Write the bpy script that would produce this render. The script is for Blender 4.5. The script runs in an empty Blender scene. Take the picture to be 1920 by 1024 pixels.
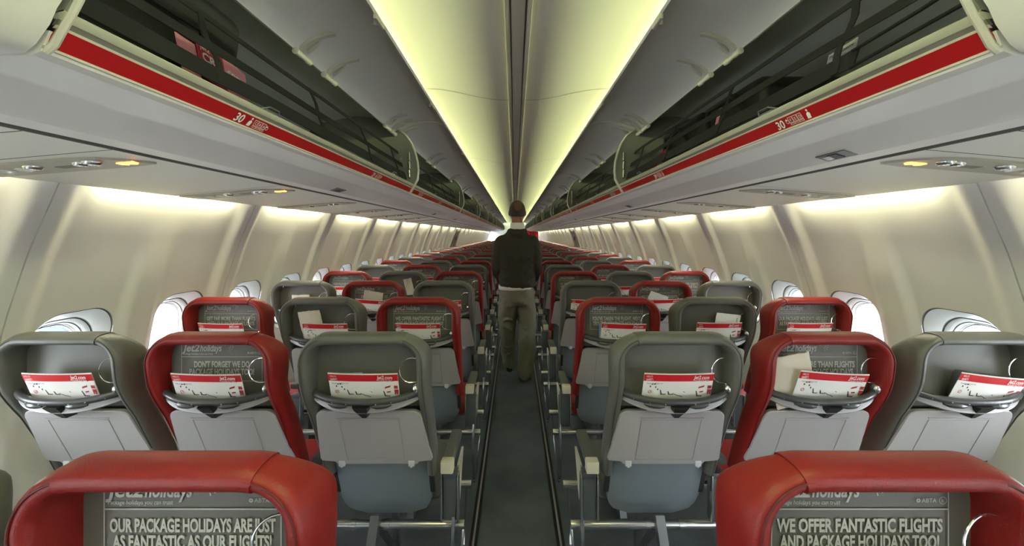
import bpy, bmesh, math, random
from mathutils import Vector, Matrix, noise

random.seed(7)
SC = bpy.context.scene
COL = SC.collection
H = 1.467                      # eye height of the photographer
CAMX = -0.011
F = 780.0                      # focal length in pixels of the 1920 px wide frame
Y0, PITCH, NROWS = 0.5536, 0.75, 30
SEATX = {'A': -1.460, 'B': -0.979, 'C': -0.495, 'D': 0.510, 'E': 0.990, 'F': 1.464}
REND = -0.9                    # rear end of the built cabin
FEND = 26.0                    # front bulkhead

# ------------------------------------------------------------------ helpers
def s2l(c):
    c = c / 255.0
    return c / 12.92 if c <= 0.04045 else ((c + 0.055) / 1.055) ** 2.4

def rgb(r, g, b):
    return (s2l(r), s2l(g), s2l(b), 1.0)

MATS = {}
def mat(name, col, rough=0.5, metal=0.0, bump=0.0, bscale=200.0, vary=0.0, vscale=6.0, spec=0.5,
        emit=None, estr=0.0, coat=0.0):
    m = bpy.data.materials.new(name)
    m.use_nodes = True
    nt = m.node_tree
    b = nt.nodes['Principled BSDF']
    b.inputs['Base Color'].default_value = col
    b.inputs['Roughness'].default_value = rough
    b.inputs['Metallic'].default_value = metal
    b.inputs['Specular IOR Level'].default_value = spec
    if coat:
        b.inputs['Coat Weight'].default_value = coat
        b.inputs['Coat Roughness'].default_value = 0.25
    if emit:
        b.inputs['Emission Color'].default_value = emit
        b.inputs['Emission Strength'].default_value = estr
    if bump or vary:
        tc = nt.nodes.new('ShaderNodeTexCoord')
    if bump:
        n = nt.nodes.new('ShaderNodeTexNoise')
        n.inputs['Scale'].default_value = bscale
        n.inputs['Detail'].default_value = 3
        bp = nt.nodes.new('ShaderNodeBump')
        bp.inputs['Strength'].default_value = bump
        bp.inputs['Distance'].default_value = 0.002
        nt.links.new(tc.outputs['Object'], n.inputs['Vector'])
        nt.links.new(n.outputs['Fac'], bp.inputs['Height'])
        nt.links.new(bp.outputs['Normal'], b.inputs['Normal'])
    if vary:
        n2 = nt.nodes.new('ShaderNodeTexNoise')
        n2.inputs['Scale'].default_value = vscale
        n2.inputs['Detail'].default_value = 5
        mr = nt.nodes.new('ShaderNodeMapRange')
        mr.inputs['From Min'].default_value = 0.3
        mr.inputs['From Max'].default_value = 0.7
        mr.inputs['To Min'].default_value = 1 - vary
        mr.inputs['To Max'].default_value = 1 + vary
        mx = nt.nodes.new('ShaderNodeMix')
        mx.data_type = 'RGBA'
        mx.blend_type = 'MULTIPLY'
        mx.inputs[0].default_value = 1.0
        mx.inputs[6].default_value = col
        nt.links.new(tc.outputs['Object'], n2.inputs['Vector'])
        nt.links.new(n2.outputs['Fac'], mr.inputs['Value'])
        nt.links.new(mr.outputs['Result'], mx.inputs[7])
        nt.links.new(mx.outputs[2], b.inputs['Base Color'])
    MATS[name] = m
    return m

mat('red_leather', rgb(140, 29, 28), 0.38, bump=0.25, bscale=350, vary=0.06, vscale=9)
mat('grey_leather', rgb(102, 103, 99), 0.36, bump=0.25, bscale=350, vary=0.05, vscale=9)
mat('red_piping', rgb(96, 18, 20), 0.5)
mat('grey_piping', rgb(74, 75, 72), 0.5)
mat('panel_grey', rgb(104, 104, 99), 0.42, bump=0.1, bscale=500)
mat('cover_dark', rgb(46, 47, 50), 0.6, bump=0.2, bscale=400)
mat('shell_blue', rgb(126, 136, 146), 0.35, vary=0.04)
mat('tray_grey', rgb(172, 170, 172), 0.45, bump=0.1, bscale=600)
mat('tray_line', rgb(150, 148, 148), 0.4)
mat('black_plastic', rgb(30, 30, 33), 0.4)
mat('bar_grey', rgb(66, 68, 72), 0.3, bump=0.2, bscale=120)
mat('silver', rgb(205, 207, 210), 0.25, metal=0.9)
mat('chrome', rgb(225, 227, 230), 0.12, metal=1.0)
mat('trim_metal', rgb(158, 158, 162), 0.5, metal=0.4)
mat('steel', rgb(120, 124, 128), 0.35, metal=0.7)
mat('arm_grey', rgb(86, 90, 88), 0.5, bump=0.15, bscale=300)
mat('cream', rgb(206, 202, 186), 0.45)
mat('bracket_dark', rgb(96, 102, 106), 0.35, metal=0.3)
mat('print_light', rgb(190, 191, 187), 0.6)
mat('paper_white', rgb(238, 238, 238), 0.55)
mat('paper_bag', rgb(216, 208, 194), 0.8)
mat('paper_blue', rgb(148, 172, 214), 0.6)
mat('card_red', rgb(206, 30, 42), 0.4)
mat('ink_dark', rgb(74, 62, 66), 0.6)
mat('ink_red', rgb(170, 50, 60), 0.6)
mat('carpet', rgb(100, 107, 112), 0.95, bump=0.9, bscale=900, vary=0.22, vscale=3.5, spec=0.1)
mat('strip_black', rgb(24, 24, 26), 0.5)
mat('strip_grey', rgb(150, 150, 160), 0.5)
mat('wall_plastic', rgb(222, 222, 222), 0.42, bump=0.06, bscale=500, vary=0.015, vscale=3)
mat('reveal_plastic', rgb(186, 188, 186), 0.4)
mat('gasket', rgb(96, 98, 98), 0.5)
mat('psu_plastic', rgb(224, 221, 213), 0.45, bump=0.06, bscale=500)
mat('psu_strip', rgb(176, 170, 158), 0.45)
mat('bin_plastic', rgb(224, 221, 219), 0.4, bump=0.05, bscale=400)
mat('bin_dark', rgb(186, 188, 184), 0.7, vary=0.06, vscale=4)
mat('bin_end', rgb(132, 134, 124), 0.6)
mat('bin_door', rgb(222, 220, 218), 0.5, bump=0.05, bscale=400)
mat('lip_cream', rgb(190, 190, 172), 0.4)
mat('lip_grey', rgb(116, 112, 104), 0.5)
mat('strip_red', rgb(176, 22, 30), 0.35)
mat('webbing', rgb(24, 26, 25), 0.85, bump=0.4, bscale=900)
mat('webbing_dark', rgb(18, 20, 22), 0.85, bump=0.4, bscale=900)
mat('bracket_white', rgb(200, 196, 186), 0.4)
mat('ceiling_plastic', rgb(214, 210, 196), 0.55)
mat('ceiling_rail', rgb(186, 180, 164), 0.4)
mat('groove_dark', rgb(40, 38, 36), 0.8)
mat('groove_mid', rgb(92, 90, 87), 0.8)
mat('hull_dark', rgb(60, 60, 60), 0.9)
mat('bag_black', rgb(12, 13, 15), 0.6, bump=0.3, bscale=300)
mat('tag_pink', rgb(226, 150, 160), 0.6)
mat('tag_red', rgb(178, 42, 62), 0.6)
mat('sign_amber', rgb(120, 70, 30), 0.5, emit=rgb(255, 150, 60), estr=2.2)
mat('lens_clear', rgb(226, 226, 220), 0.15)
mat('white_grey', rgb(190, 192, 198), 0.5)
mat('curtain_red', rgb(190, 24, 34), 0.7)
mat('exit_grey', rgb(196, 194, 192), 0.5)
mat('skin', rgb(150, 98, 76), 0.5)
mat('hair', rgb(58, 42, 34), 0.7, bump=0.6, bscale=400)
mat('crown', rgb(92, 60, 46), 0.6)
mat('jacket', rgb(52, 50, 42), 0.85, bump=0.5, bscale=160)
mat('trousers', rgb(120, 118, 100), 0.85, bump=0.5, bscale=120)
mat('shirt', rgb(232, 230, 224), 0.8)
mat('shoe_black', rgb(22, 22, 24), 0.35)
mat('eye_white', rgb(230, 228, 222), 0.3)
mat('apron', rgb(150, 152, 152), 0.9, vary=0.08, vscale=0.3)
mat('vehicle_blue', rgb(24, 36, 66), 0.4)
mat('vehicle_pale', rgb(120, 100, 96), 0.5)
mat('tyre', rgb(30, 30, 30), 0.8)

def glass_mat():
    m = bpy.data.materials.new('window_glass')
    m.use_nodes = True
    nt = m.node_tree
    for n in list(nt.nodes):
        nt.nodes.remove(n)
    out = nt.nodes.new('ShaderNodeOutputMaterial')
    tr = nt.nodes.new('ShaderNodeBsdfTransparent')
    tr.inputs[0].default_value = (0.94, 0.96, 0.97, 1)
    gl = nt.nodes.new('ShaderNodeBsdfGlossy')
    gl.inputs['Roughness'].default_value = 0.05
    fr = nt.nodes.new('ShaderNodeFresnel')
    fr.inputs[0].default_value = 1.3
    mx = nt.nodes.new('ShaderNodeMixShader')
    nt.links.new(fr.outputs[0], mx.inputs[0])
    nt.links.new(tr.outputs[0], mx.inputs[1])
    nt.links.new(gl.outputs[0], mx.inputs[2])
    nt.links.new(mx.outputs[0], out.inputs[0])
    MATS['window_glass'] = m
glass_mat()

def M(n):
    return MATS[n]

def smooth_mesh(me, angle=40):
    me.polygons.foreach_set('use_smooth', [True] * len(me.polygons))
    try:
        me.set_sharp_from_angle(angle=math.radians(angle))
    except Exception:
        pass

def obj(name, bm, material, parent=None, smooth=True, angle=40, recalc=True):
    if recalc:
        bmesh.ops.recalc_face_normals(bm, faces=bm.faces)
    me = bpy.data.meshes.new(name)
    bm.to_mesh(me)
    bm.free()
    me.materials.append(M(material))
    if smooth:
        smooth_mesh(me, angle)
    o = bpy.data.objects.new(name, me)
    COL.objects.link(o)
    if parent:
        o.parent = parent
    return o

def pyobj(name, vs, fs, material, parent=None, smooth=True, angle=40):
    me = bpy.data.meshes.new(name)
    me.from_pydata(vs, [], fs)
    me.materials.append(M(material))
    if smooth:
        smooth_mesh(me, angle)
    o = bpy.data.objects.new(name, me)
    COL.objects.link(o)
    if parent:
        o.parent = parent
    return o

def empty(name, loc=(0, 0, 0)):
    o = bpy.data.objects.new(name, None)
    o.empty_display_size = 0.05
    o.location = loc
    COL.objects.link(o)
    return o

def tag(o, label, cat, group=None, kind=None):
    o['label'] = label
    o['category'] = cat
    if group:
        o['group'] = group
    if kind:
        o['kind'] = kind
    return o

def struct(o):
    o['kind'] = 'structure'
    return o

def copy_tree(o, parent=None):
    c = o.copy()
    COL.objects.link(c)
    c.parent = parent
    for ch in list(o.children):
        copy_tree(ch, c)
    return c

def box(bm, c, s, bevel=0.0, rot=None, seg=2):
    r = bmesh.ops.create_cube(bm, size=1.0)
    vs = r['verts']
    bmesh.ops.scale(bm, vec=Vector(s), verts=vs)
    if bevel:
        es = list({e for v in vs for e in v.link_edges})
        rb = bmesh.ops.bevel(bm, geom=es, offset=bevel, segments=seg, profile=0.6, affect='EDGES')
        vs = list({v for f in rb['faces'] for v in f.verts} | {v for v in vs if v.is_valid})
    if rot:
        bmesh.ops.rotate(bm, cent=(0, 0, 0), matrix=rot, verts=vs)
    bmesh.ops.translate(bm, vec=Vector(c), verts=vs)
    return vs

def tube(bm, pts, r, n=8, closed=False, caps=True, ry=None):
    pts = [Vector(p) for p in pts]
    rs = r if isinstance(r, (list, tuple)) else [r] * len(pts)
    rings = []
    m = len(pts)
    prev_n = None
    for i, p in enumerate(pts):
        if closed:
            t = (pts[(i + 1) % m] - pts[i - 1]).normalized()
        else:
            t = (pts[min(i + 1, m - 1)] - pts[max(i - 1, 0)]).normalized()
        if prev_n is None:
            a = Vector((0, 0, 1)) if abs(t.z) < 0.9 else Vector((1, 0, 0))
            nrm = (a - t * a.dot(t)).normalized()
        else:
            nrm = (prev_n - t * prev_n.dot(t)).normalized()
        prev_n = nrm
        bn = t.cross(nrm)
        ring = []
        for k in range(n):
            an = 2 * math.pi * k / n
            ring.append(bm.verts.new(p + nrm * (math.cos(an) * rs[i]) + bn * (math.sin(an) * (ry if ry else rs[i]))))
        rings.append(ring)
    last = m if closed else m - 1
    for i in range(last):
        a, b = rings[i], rings[(i + 1) % m]
        for k in range(n):
            bm.faces.new((a[k], a[(k + 1) % n], b[(k + 1) % n], b[k]))
    if not closed and caps:
        bm.faces.new(rings[0][::-1])
        bm.faces.new(rings[-1])
    return rings

def loft(bm, rings, caps=True, closed_ring=True):
    vr = [[bm.verts.new(Vector(p)) for p in r] for r in rings]
    n = len(vr[0])
    for a, b in zip(vr[:-1], vr[1:]):
        for k in range(n if closed_ring else n - 1):
            bm.faces.new((a[k], a[(k + 1) % n], b[(k + 1) % n], b[k]))
    if caps:
        bm.faces.new(vr[0][::-1])
        bm.faces.new(vr[-1])
    return vr

def extrude_xz(bm, poly, y0, y1, closed=True, side=1):
    """polygon of (x, z) pulled along y; side mirrors x"""
    rings = [[(side * x, y, z) for x, z in poly] for y in (y0, y1)]
    if closed:
        loft(bm, rings)
    else:
        loft(bm, rings, caps=False, closed_ring=False)

def lathe(bm, prof, c, axis=Vector((0, 0, 1)), n=16):
    axis = Vector(axis).normalized()
    a = Vector((1, 0, 0)) if abs(axis.x) < 0.8 else Vector((0, 1, 0))
    u = (a - axis * a.dot(axis)).normalized()
    v = axis.cross(u)
    c = Vector(c)
    rings = []
    for r, h in prof:
        rings.append([c + axis * h + u * (math.cos(2 * math.pi * k / n) * r) + v * (math.sin(2 * math.pi * k / n) * r) for k in range(n)])
    loft(bm, rings)

def ball(bm, c, r, sx=1, sy=1, sz=1, u=16, v=10, rot=None):
    mt = Matrix.Translation(Vector(c))
    if rot:
        mt = mt @ rot.to_4x4()
    mt = mt @ Matrix.Diagonal((r * sx, r * sy, r * sz, 1))
    bmesh.ops.create_uvsphere(bm, u_segments=u, v_segments=v, radius=1.0, matrix=mt)

def prism(bm, pts, off):
    """flat polygon pts (3d) pulled by vector off"""
    off = Vector(off)
    loft(bm, [[Vector(p) for p in pts], [Vector(p) + off for p in pts]])

TXT = {}
def text_mesh(s, bold=0.0, shear=0.0, align='LEFT'):
    key = (s, bold, shear, align)
    if key in TXT:
        return TXT[key]
    cu = bpy.data.curves.new('t', 'FONT')
    cu.body = s
    cu.size = 1.0
    cu.offset = bold
    cu.shear = shear
    cu.align_x = align
    cu.resolution_u = 3
    o = bpy.data.objects.new('t', cu)
    COL.objects.link(o)
    dg = bpy.context.evaluated_depsgraph_get()
    me = bpy.data.meshes.new_from_object(o.evaluated_get(dg))
    bpy.data.objects.remove(o)
    bpy.data.curves.remove(cu)
    TXT[key] = me
    return me

def add_text(bm, s, mtx, size, width=None, bold=0.0, shear=0.0, align='LEFT'):
    """lettering laid in the xy plane of mtx; width squeezes it to a total length"""
    me = text_mesh(s, bold, shear, align)
    sx = size
    if width:
        xs = [v.co.x for v in me.vertices]
        sx = width / (max(xs) - min(xs))
    m2 = mtx @ Matrix.Diagonal((sx, size, 1, 1))
    vs = [bm.verts.new(m2 @ v.co) for v in me.vertices]
    for p in me.polygons:
        try:
            bm.faces.new([vs[i] for i in p.vertices])
        except ValueError:
            pass

def quad(bm, mtx, x0, y0, x1, y1, z=0.0):
    vs = [bm.verts.new(mtx @ Vector(p)) for p in ((x0, y0, z), (x1, y0, z), (x1, y1, z), (x0, y1, z))]
    bm.faces.new(vs)

def frame_lines(bm, mtx, x0, y0, x1, y1, t, z=0.0):
    quad(bm, mtx, x0, y0, x1, y0 + t, z)
    quad(bm, mtx, x0, y1 - t, x1, y1, z)
    quad(bm, mtx, x0, y0 + t, x0 + t, y1 - t, z)
    quad(bm, mtx, x1 - t, y0 + t, x1, y1 - t, z)

def poly2(bm, mtx, pts, z=0.0):
    bm.faces.new([bm.verts.new(mtx @ Vector((x, y, z))) for x, y in pts])

def disc(bm, mtx, cx, cy, r0, r1=0.0, n=20, z=0.0, a0=0, a1=2 * math.pi):
    """disc, or ring when r1 > 0"""
    pr = None
    full = abs(a1 - a0 - 2 * math.pi) < 1e-6
    if r1 <= 0:
        poly2(bm, mtx, [(cx + r0 * math.cos(2 * math.pi * k / n), cy + r0 * math.sin(2 * math.pi * k / n)) for k in range(n)], z)
        return
    for k in range(n):
        b0 = a0 + (a1 - a0) * k / n
        b1 = a0 + (a1 - a0) * (k + 1) / n
        poly2(bm, mtx, [(cx + r1 * math.cos(b0), cy + r1 * math.sin(b0)), (cx + r0 * math.cos(b0), cy + r0 * math.sin(b0)),
                        (cx + r0 * math.cos(b1), cy + r0 * math.sin(b1)), (cx + r1 * math.cos(b1), cy + r1 * math.sin(b1))], z)

def sstep(a, b, x):
    t = max(0.0, min(1.0, (x - a) / (b - a)))
    return t * t * (3 - 2 * t)

ORD = ['nearest', 'second', 'third', 'fourth', 'fifth', 'sixth', 'seventh', 'eighth', 'ninth', 'tenth', 'eleventh', 'twelfth',
       'thirteenth', 'fourteenth', 'fifteenth', 'sixteenth', 'seventeenth', 'eighteenth', 'nineteenth', 'twentieth',
       'twenty-first', 'twenty-second', 'twenty-third', 'twenty-fourth', 'twenty-fifth', 'twenty-sixth', 'twenty-seventh',
       'twenty-eighth', 'twenty-ninth', 'thirtieth']
PLACE = {'A': 'left window', 'B': 'left middle', 'C': 'left aisle', 'D': 'right aisle', 'E': 'right middle', 'F': 'right window'}

# ------------------------------------------------------------------ camera
cam = bpy.data.cameras.new('camera')
cam.sensor_width = 36.0
cam.sensor_fit = 'HORIZONTAL'
cam.lens = F / 1920 * 36
cam.shift_x = -5.0 / 1920
cam.shift_y = -72.0 / 1920
cam.clip_start = 0.02
cam.clip_end = 500
co = bpy.data.objects.new('camera', cam)
co.location = (CAMX, 0, H)
co.rotation_euler = (math.radians(90), 0, 0)
COL.objects.link(co)
SC.camera = co

# ------------------------------------------------------------------ side walls and windows
WP = [(0.30, 1.452), (0.166, 1.513), (0.10, 1.542), (0.03, 1.573), (-0.06, 1.612), (-0.2, 1.66), (-0.3, 1.692), (-0.45, 1.727),
      (-0.6, 1.748), (-0.85, 1.756), (-1.1, 1.745), (-1.467, 1.69)]
def wall_x(z):
    for (z0, x0), (z1, x1) in zip(WP[:-1], WP[1:]):
        if z <= z0 and z >= z1:
            i = WP.index((z0, x0))
            zm, xm = WP[max(i - 1, 0)]
            zp, xp = WP[min(i + 2, len(WP) - 1)]
            t = (z0 - z) / (z0 - z1)
            d0 = (x1 - xm) / max(1e-6, zm - z1) * (z0 - z1) if i else x1 - x0
            d1 = (xp - x0) / max(1e-6, z0 - zp) * (z0 - z1)
            t2, t3 = t * t, t * t * t
            return (2 * t3 - 3 * t2 + 1) * x0 + (t3 - 2 * t2 + t) * d0 + (-2 * t3 + 3 * t2) * x1 + (t3 - t2) * d1
    return WP[0][1] if z > WP[0][0] else WP[-1][1]

J0, BAY = 1.37, 0.521
KMIN, KMAX = -4, 47
def wall_off(y, z):
    """pilasters at the panel joints and, fading upwards, between the two windows of a panel"""
    q = (y - J0) / BAY
    k = round(q)
    d = abs(q - k) * BAY
    p = 1 - sstep(0.045, 0.115, d)
    if k % 2 == 0:
        return 0.024 * (1 - p)
    a = sstep(0.12, -0.22, z)
    return 0.024 - 0.021 * p * a

ZB, ZT = -1.0, 0.21
HZ, HW, HH, HR = -0.503, 0.158, 0.205, 0.105
def rrect_dir(dx, dz, w, h, r):
    """point of a rounded rectangle in direction (dx, dz)"""
    lo, hi = 0.0, 3.0
    for _ in range(28):
        mid = (lo + hi) / 2
        x, z = abs(dx) * mid, abs(dz) * mid
        qx, qz = max(x - (w - r), 0), max(z - (h - r), 0)
        inside = (x <= w and z <= h) and (qx * qx + qz * qz <= r * r or x <= w - r or z <= h - r)
        if inside:
            lo = mid
        else:
            hi = mid
    return dx * lo, dz * lo

def bay_template(nw, nh, nr):
    e = BAY / 2 - 0.0026
    outer = []
    for i in range(nw):
        outer.append((-e + 2 * e * i / nw, ZB))
    for i in range(nh):
        outer.append((e, ZB + (ZT - ZB) * i / nh))
    for i in range(nw):
        outer.append((e - 2 * e * i / nw, ZT))
    for i in range(nh):
        outer.append((-e, ZT - (ZT - ZB) * i / nh))
    rings = []
    hole = []
    for (y, z) in outer:
        dx, dz = y, z - HZ
        l = math.hypot(dx, dz)
        hx, hz = rrect_dir(dx / l, dz / l, HW, HH, HR)
        hole.append((hx, hz + HZ))
    for r in range(nr + 1):
        t = r / nr
        rings.append([(hx + (oy - hx) * t, hz + (oz - hz) * t) for (hx, hz), (oy, oz) in zip(hole, outer)])
    edge = [(y, z) for y, z in outer]
    return rings

TFINE = bay_template(28, 52, 22)
TCOARSE = bay_template(14, 20, 8)
def build_wall(side, name):
    vs, fs = [], []
    kend = 46 if side < 0 else 48
    for k in range(KMIN, kend):
        T = TFINE if k < 14 else TCOARSE
        yc = J0 + BAY * (k + 0.5)
        n = len(T[0])
        base = len(vs)
        en = BAY / 2 - 0.0026
        def fix(y):
            # the seam between the two windows of one panel is closed
            if y > en - 1e-6 and (k + 1) % 2:
                return BAY / 2
            if y < -en + 1e-6 and k % 2:
                return -BAY / 2
            return y
        for ring in T:
            for (y, z) in ring:
                y = fix(y)
                vs.append((side * (wall_x(z) + wall_off(yc + y, z)), yc + y, H + z))
        for r in range(len(T) - 1):
            a, b = base + r * n, base + (r + 1) * n
            for i in range(n):
                j = (i + 1) % n
                f = (a + i, a + j, b + j, b + i)
                fs.append(f if side > 0 else f[::-1])
        # turned-in edges at the panel joint, leaving a dark gap
        o = base + (len(T) - 1) * n
        eb = len(vs)
        for (y, z) in T[-1]:
            y2 = fix(y)
            dp = 0.02 if abs(abs(y2) - en) < 1e-6 else 0.0
            y = y2
            vs.append((side * (wall_x(z) + wall_off(yc + y, z) + dp), yc + y, H + z))
        for i in range(n):
            j = (i + 1) % n
            f = (o + i, o + j, eb + j, eb + i)
            fs.append(f if side > 0 else f[::-1])
    # kick panel below the window panels
    zs = [ZB + .08, ZB, -1.1, -1.25, -1.36, -1.467]
    base = len(vs)
    ya, yb = J0 + BAY * KMIN, J0 + BAY * kend
    for z in zs:
        for y in (ya, yb):
            vs.append((side * (wall_x(z) + 0.032), y, H + z))
    for i in range(len(zs) - 1):
        fs.append((base + 2 * i, base + 2 * i + 1, base + 2 * i + 3, base + 2 * i + 2))
    o = pyobj(name, vs, fs, 'wall_plastic', angle=50)
    return struct(o)

build_wall(-1, 'wall_left')
build_wall(1, 'wall_right')

def backing(side):
    bm = bmesh.new()
    for k in range(KMIN, KMAX + 1):
        y = J0 + BAY * k
        pts = [(wall_x(z) + 0.03, z) for z in (0.3, 0.166, 0.03, -0.2, -0.45, -0.8, -1.05)]
        loft(bm, [[(side * x, yy, H + z) for x, z in pts] for yy in (y - 0.02, y + 0.02)], caps=False, closed_ring=False)
    return struct(obj('trim_1' if side < 0 else 'trim_2', bm, 'groove_dark'))
backing(-1)
backing(1)

def window_meshes(side):
    N = 96
    dirs = [(math.cos(2 * math.pi * i / N), math.sin(2 * math.pi * i / N)) for i in range(N)]
    def ring(w, h, r, dep, follow=0.0):
        out = []
        for dx, dz in dirs:
            x, z = rrect_dir(dx, dz, w, h, r)
            zz = z + HZ
            xs = wall_x(zz) + 0.024
            flat = wall_x(HZ) + 0.024
            out.append((side * (xs * (1 - follow) + flat * follow + dep), x, H + zz))
        return out
    bm = bmesh.new()
    steps = [(HW - .003, HH - .003, HR, .0045, 0), (HW - .009, HH - .009, .10, .010, .1),
             (HW - .026, HH - .028, .098, .034, .4), (HW - .030, HH - .033, .096, .040, .6)]
    loft(bm, [ring(*s) for s in steps], caps=False)
    fr = obj('window_frame', bm, 'reveal_plastic', recalc=False)
    bm = bmesh.new()
    loft(bm, [ring(HW + .001, HH + .001, HR, -.0005, 0), ring(HW - .001, HH - .001, HR, .006, 0), ring(HW - .003, HH - .003, HR, .0045, 0)], caps=False)
    obj('edge_line', bm, 'gasket', fr, recalc=False)
    bm = bmesh.new()
    steps = [(HW - .030, HH - .033, .096, .040, .6), (HW - .033, HH - .037, .094, .046, .8), (HW - .034, HH - .038, .094, .040, .8)]
    loft(bm, [ring(*s) for s in steps], caps=False)
    gk = obj('gasket', bm, 'gasket', fr, recalc=False)
    bm = bmesh.new()
    steps = [(HW - .034, HH - .038, .094, .040, .8), (HW - .042, HH - .046, .09, .046, .9), (HW - .046, HH - .052, .088, .062, 1),
             (HW - .047, HH - .053, .088, .060, 1), (HW - .052, HH - .060, .085, .078, 1), (HW - .056, HH - .064, .083, .092, 1)]
    loft(bm, [ring(*s) for s in steps], caps=False)
    inner = obj('inner_ring', bm, 'reveal_plastic', fr, recalc=False)
    bm = bmesh.new()
    for (a, d) in ((.0445, .0605), (.0535, .0785)):
        loft(bm, [ring(HW - a, HH - a - .006, .088, d, 1), ring(HW - a - .003, HH - a - .009, .088, d - .002, 1)], caps=False)
    obj('inner_line', bm, 'gasket', fr, recalc=False)
    bm = bmesh.new()
    r = ring(HW - .050, HH - .058, .085, .080, 1)
    bm.faces.new([bm.verts.new(p) for p in r])
    gl = obj('pane', bm, 'window_glass', fr, smooth=False)
    return fr

WN = 0
wproto = {}
for side in (-1, 1):
    for k in range(-2, 40):
        WN += 1
        yc = J0 + BAY * (k + 0.5)
        root = empty('window_%d' % WN, (0, yc, 0))
        struct(root)
        if side not in wproto:
            fr = window_meshes(side)
            fr.parent = root
            wproto[side] = fr
        else:
            c = copy_tree(wproto[side], root)

# plugs for the bays that carry no window (far behind and far ahead)
bm = bmesh.new()
for side in (-1, 1):
    for k in list(range(KMIN, -2)) + list(range(40, 46 if side < 0 else 48)):
        yc = J0 + BAY * (k + 0.5)
        box(bm, (side * (wall_x(HZ) + 0.10), yc, H + HZ), (0.02, 0.42, 0.5))
struct(obj('trim_3', bm, 'reveal_plastic', smooth=False))

# ------------------------------------------------------------------ floor
bm = bmesh.new()
box(bm, (0, (REND + FEND) / 2, -0.02), (3.62, FEND - REND, 0.04))
struct(obj('floor', bm, 'carpet', smooth=False))
for i, sx in enumerate((-1, 1)):
    root = empty('trim_%d' % (4 + i), (0, 0, 0))
    struct(root)
    bm = bmesh.new()
    box(bm, (sx * 0.2076, (REND + 18) / 2, 0.002), (0.038, 18 - REND, 0.004))
    obj('strip_base', bm, 'strip_black', root, smooth=False)
    bm = bmesh.new()
    box(bm, (sx * 0.2076, (REND + 18) / 2, 0.0045), (0.010, 18 - REND, 0.004))
    obj('strip_light_line', bm, 'strip_grey', root, smooth=False)

# ------------------------------------------------------------------ ceiling
def ceil_z(x):
    return 0.70 + 0.058 * sstep(0.06, 0.46, x) + 0.05 * sstep(0.46, 0.75, x)
bm = bmesh.new()
xs = [-0.78 + 1.56 * i / 60 for i in range(61)]
prof = [(x, H + ceil_z(abs(x))) for x in xs]
extrude_xz(bm, prof, REND, FEND, closed=False)
for f in bm.faces:
    if f.normal.z > 0:
        f.normal_flip()
ceiling = obj('ceiling', bm, 'ceiling_plastic', recalc=False)
struct(ceiling)
bm = bmesh.new()
for k in range(12):
    y = 2.16 + 1.95 * k
    pr = [(x, H + ceil_z(abs(x)) - 0.0012) for x in xs if abs(x) < 0.6]
    extrude_xz(bm, pr, y - 0.003, y + 0.003, closed=False)
obj('seam', bm, 'lip_grey', ceiling)
root = empty('trim_6', (0, 0, 0))
struct(root)
zc = H + 0.70
bm = bmesh.new()
box(bm, (0, (REND + FEND) / 2, zc - 0.004), (0.056, FEND - REND, 0.006))
obj('centre_strip', bm, 'ceiling_rail', root, smooth=False)
bm = bmesh.new()
for sx in (-1, 1):
    box(bm, (sx * 0.0355, (REND + FEND) / 2, zc - 0.006), (0.015, FEND - REND, 0.013), 0.003)
for k in range(13):
    box(bm, (0, 3.3 + 1.95 * k, zc - 0.008), (0.06, 0.006, 0.004))
obj('rail', bm, 'ceiling_rail', root)
bm = bmesh.new()
for sx in (-1, 1):
    box(bm, (sx * 0.0235, (REND + FEND) / 2, zc - 0.0075), (0.0035, FEND - REND, 0.002))
obj('groove', bm, 'groove_dark', root, smooth=False)

# hull above bins and panels keeps daylight out of the gaps
bm = bmesh.new()
pr = [(1.46, H + 0.29), (1.50, H + 0.5), (1.30, H + 0.78), (0.9, H + 0.95), (0, H + 1.02), (-0.9, H + 0.95), (-1.30, H + 0.78), (-1.50, H + 0.5), (-1.46, H + 0.29)]
extrude_xz(bm, pr, REND, FEND + 0.1, closed=False)
hull = struct(obj('trim_7', bm, 'hull_dark'))
# rear and front ends
bm = bmesh.new()
box(bm, (0, REND - 0.02, 1.3), (3.7, 0.04, 2.7))
struct(obj('wall_back', bm, 'wall_plastic', smooth=False))
bm = bmesh.new()
box(bm, (0, FEND + 0.02, 1.3), (3.7, 0.04, 2.7))
struct(obj('wall_front', bm, 'white_grey', smooth=False))

# ------------------------------------------------------------------ overhead bins
JOINTS = [0.576, 2.60, 4.93, 7.26, 9.59, 11.92, 14.25, 16.58, 18.91, 21.24, 23.57, 25.2]
STRIP_UP = Vector((0.018, 0, 0.026)).normalized()

def strip_mtx(side, y, t=0.5, lift=0.0012):
    """lettering plane on the red strip; t = height on the strip"""
    lo = Vector((side * 0.668, y, H + 0.263))
    up = Vector((-side * 0.018, 0, 0.026))
    upn = up.normalized()
    xa = Vector((0, -side, 0))
    nn = xa.cross(upn)
    p = lo + up * t + nn * lift
    return Matrix(((xa.x, upn.x, nn.x, p.x), (xa.y, upn.y, nn.y, p.y), (xa.z, upn.z, nn.z, p.z), (0, 0, 0, 1)))

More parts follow.
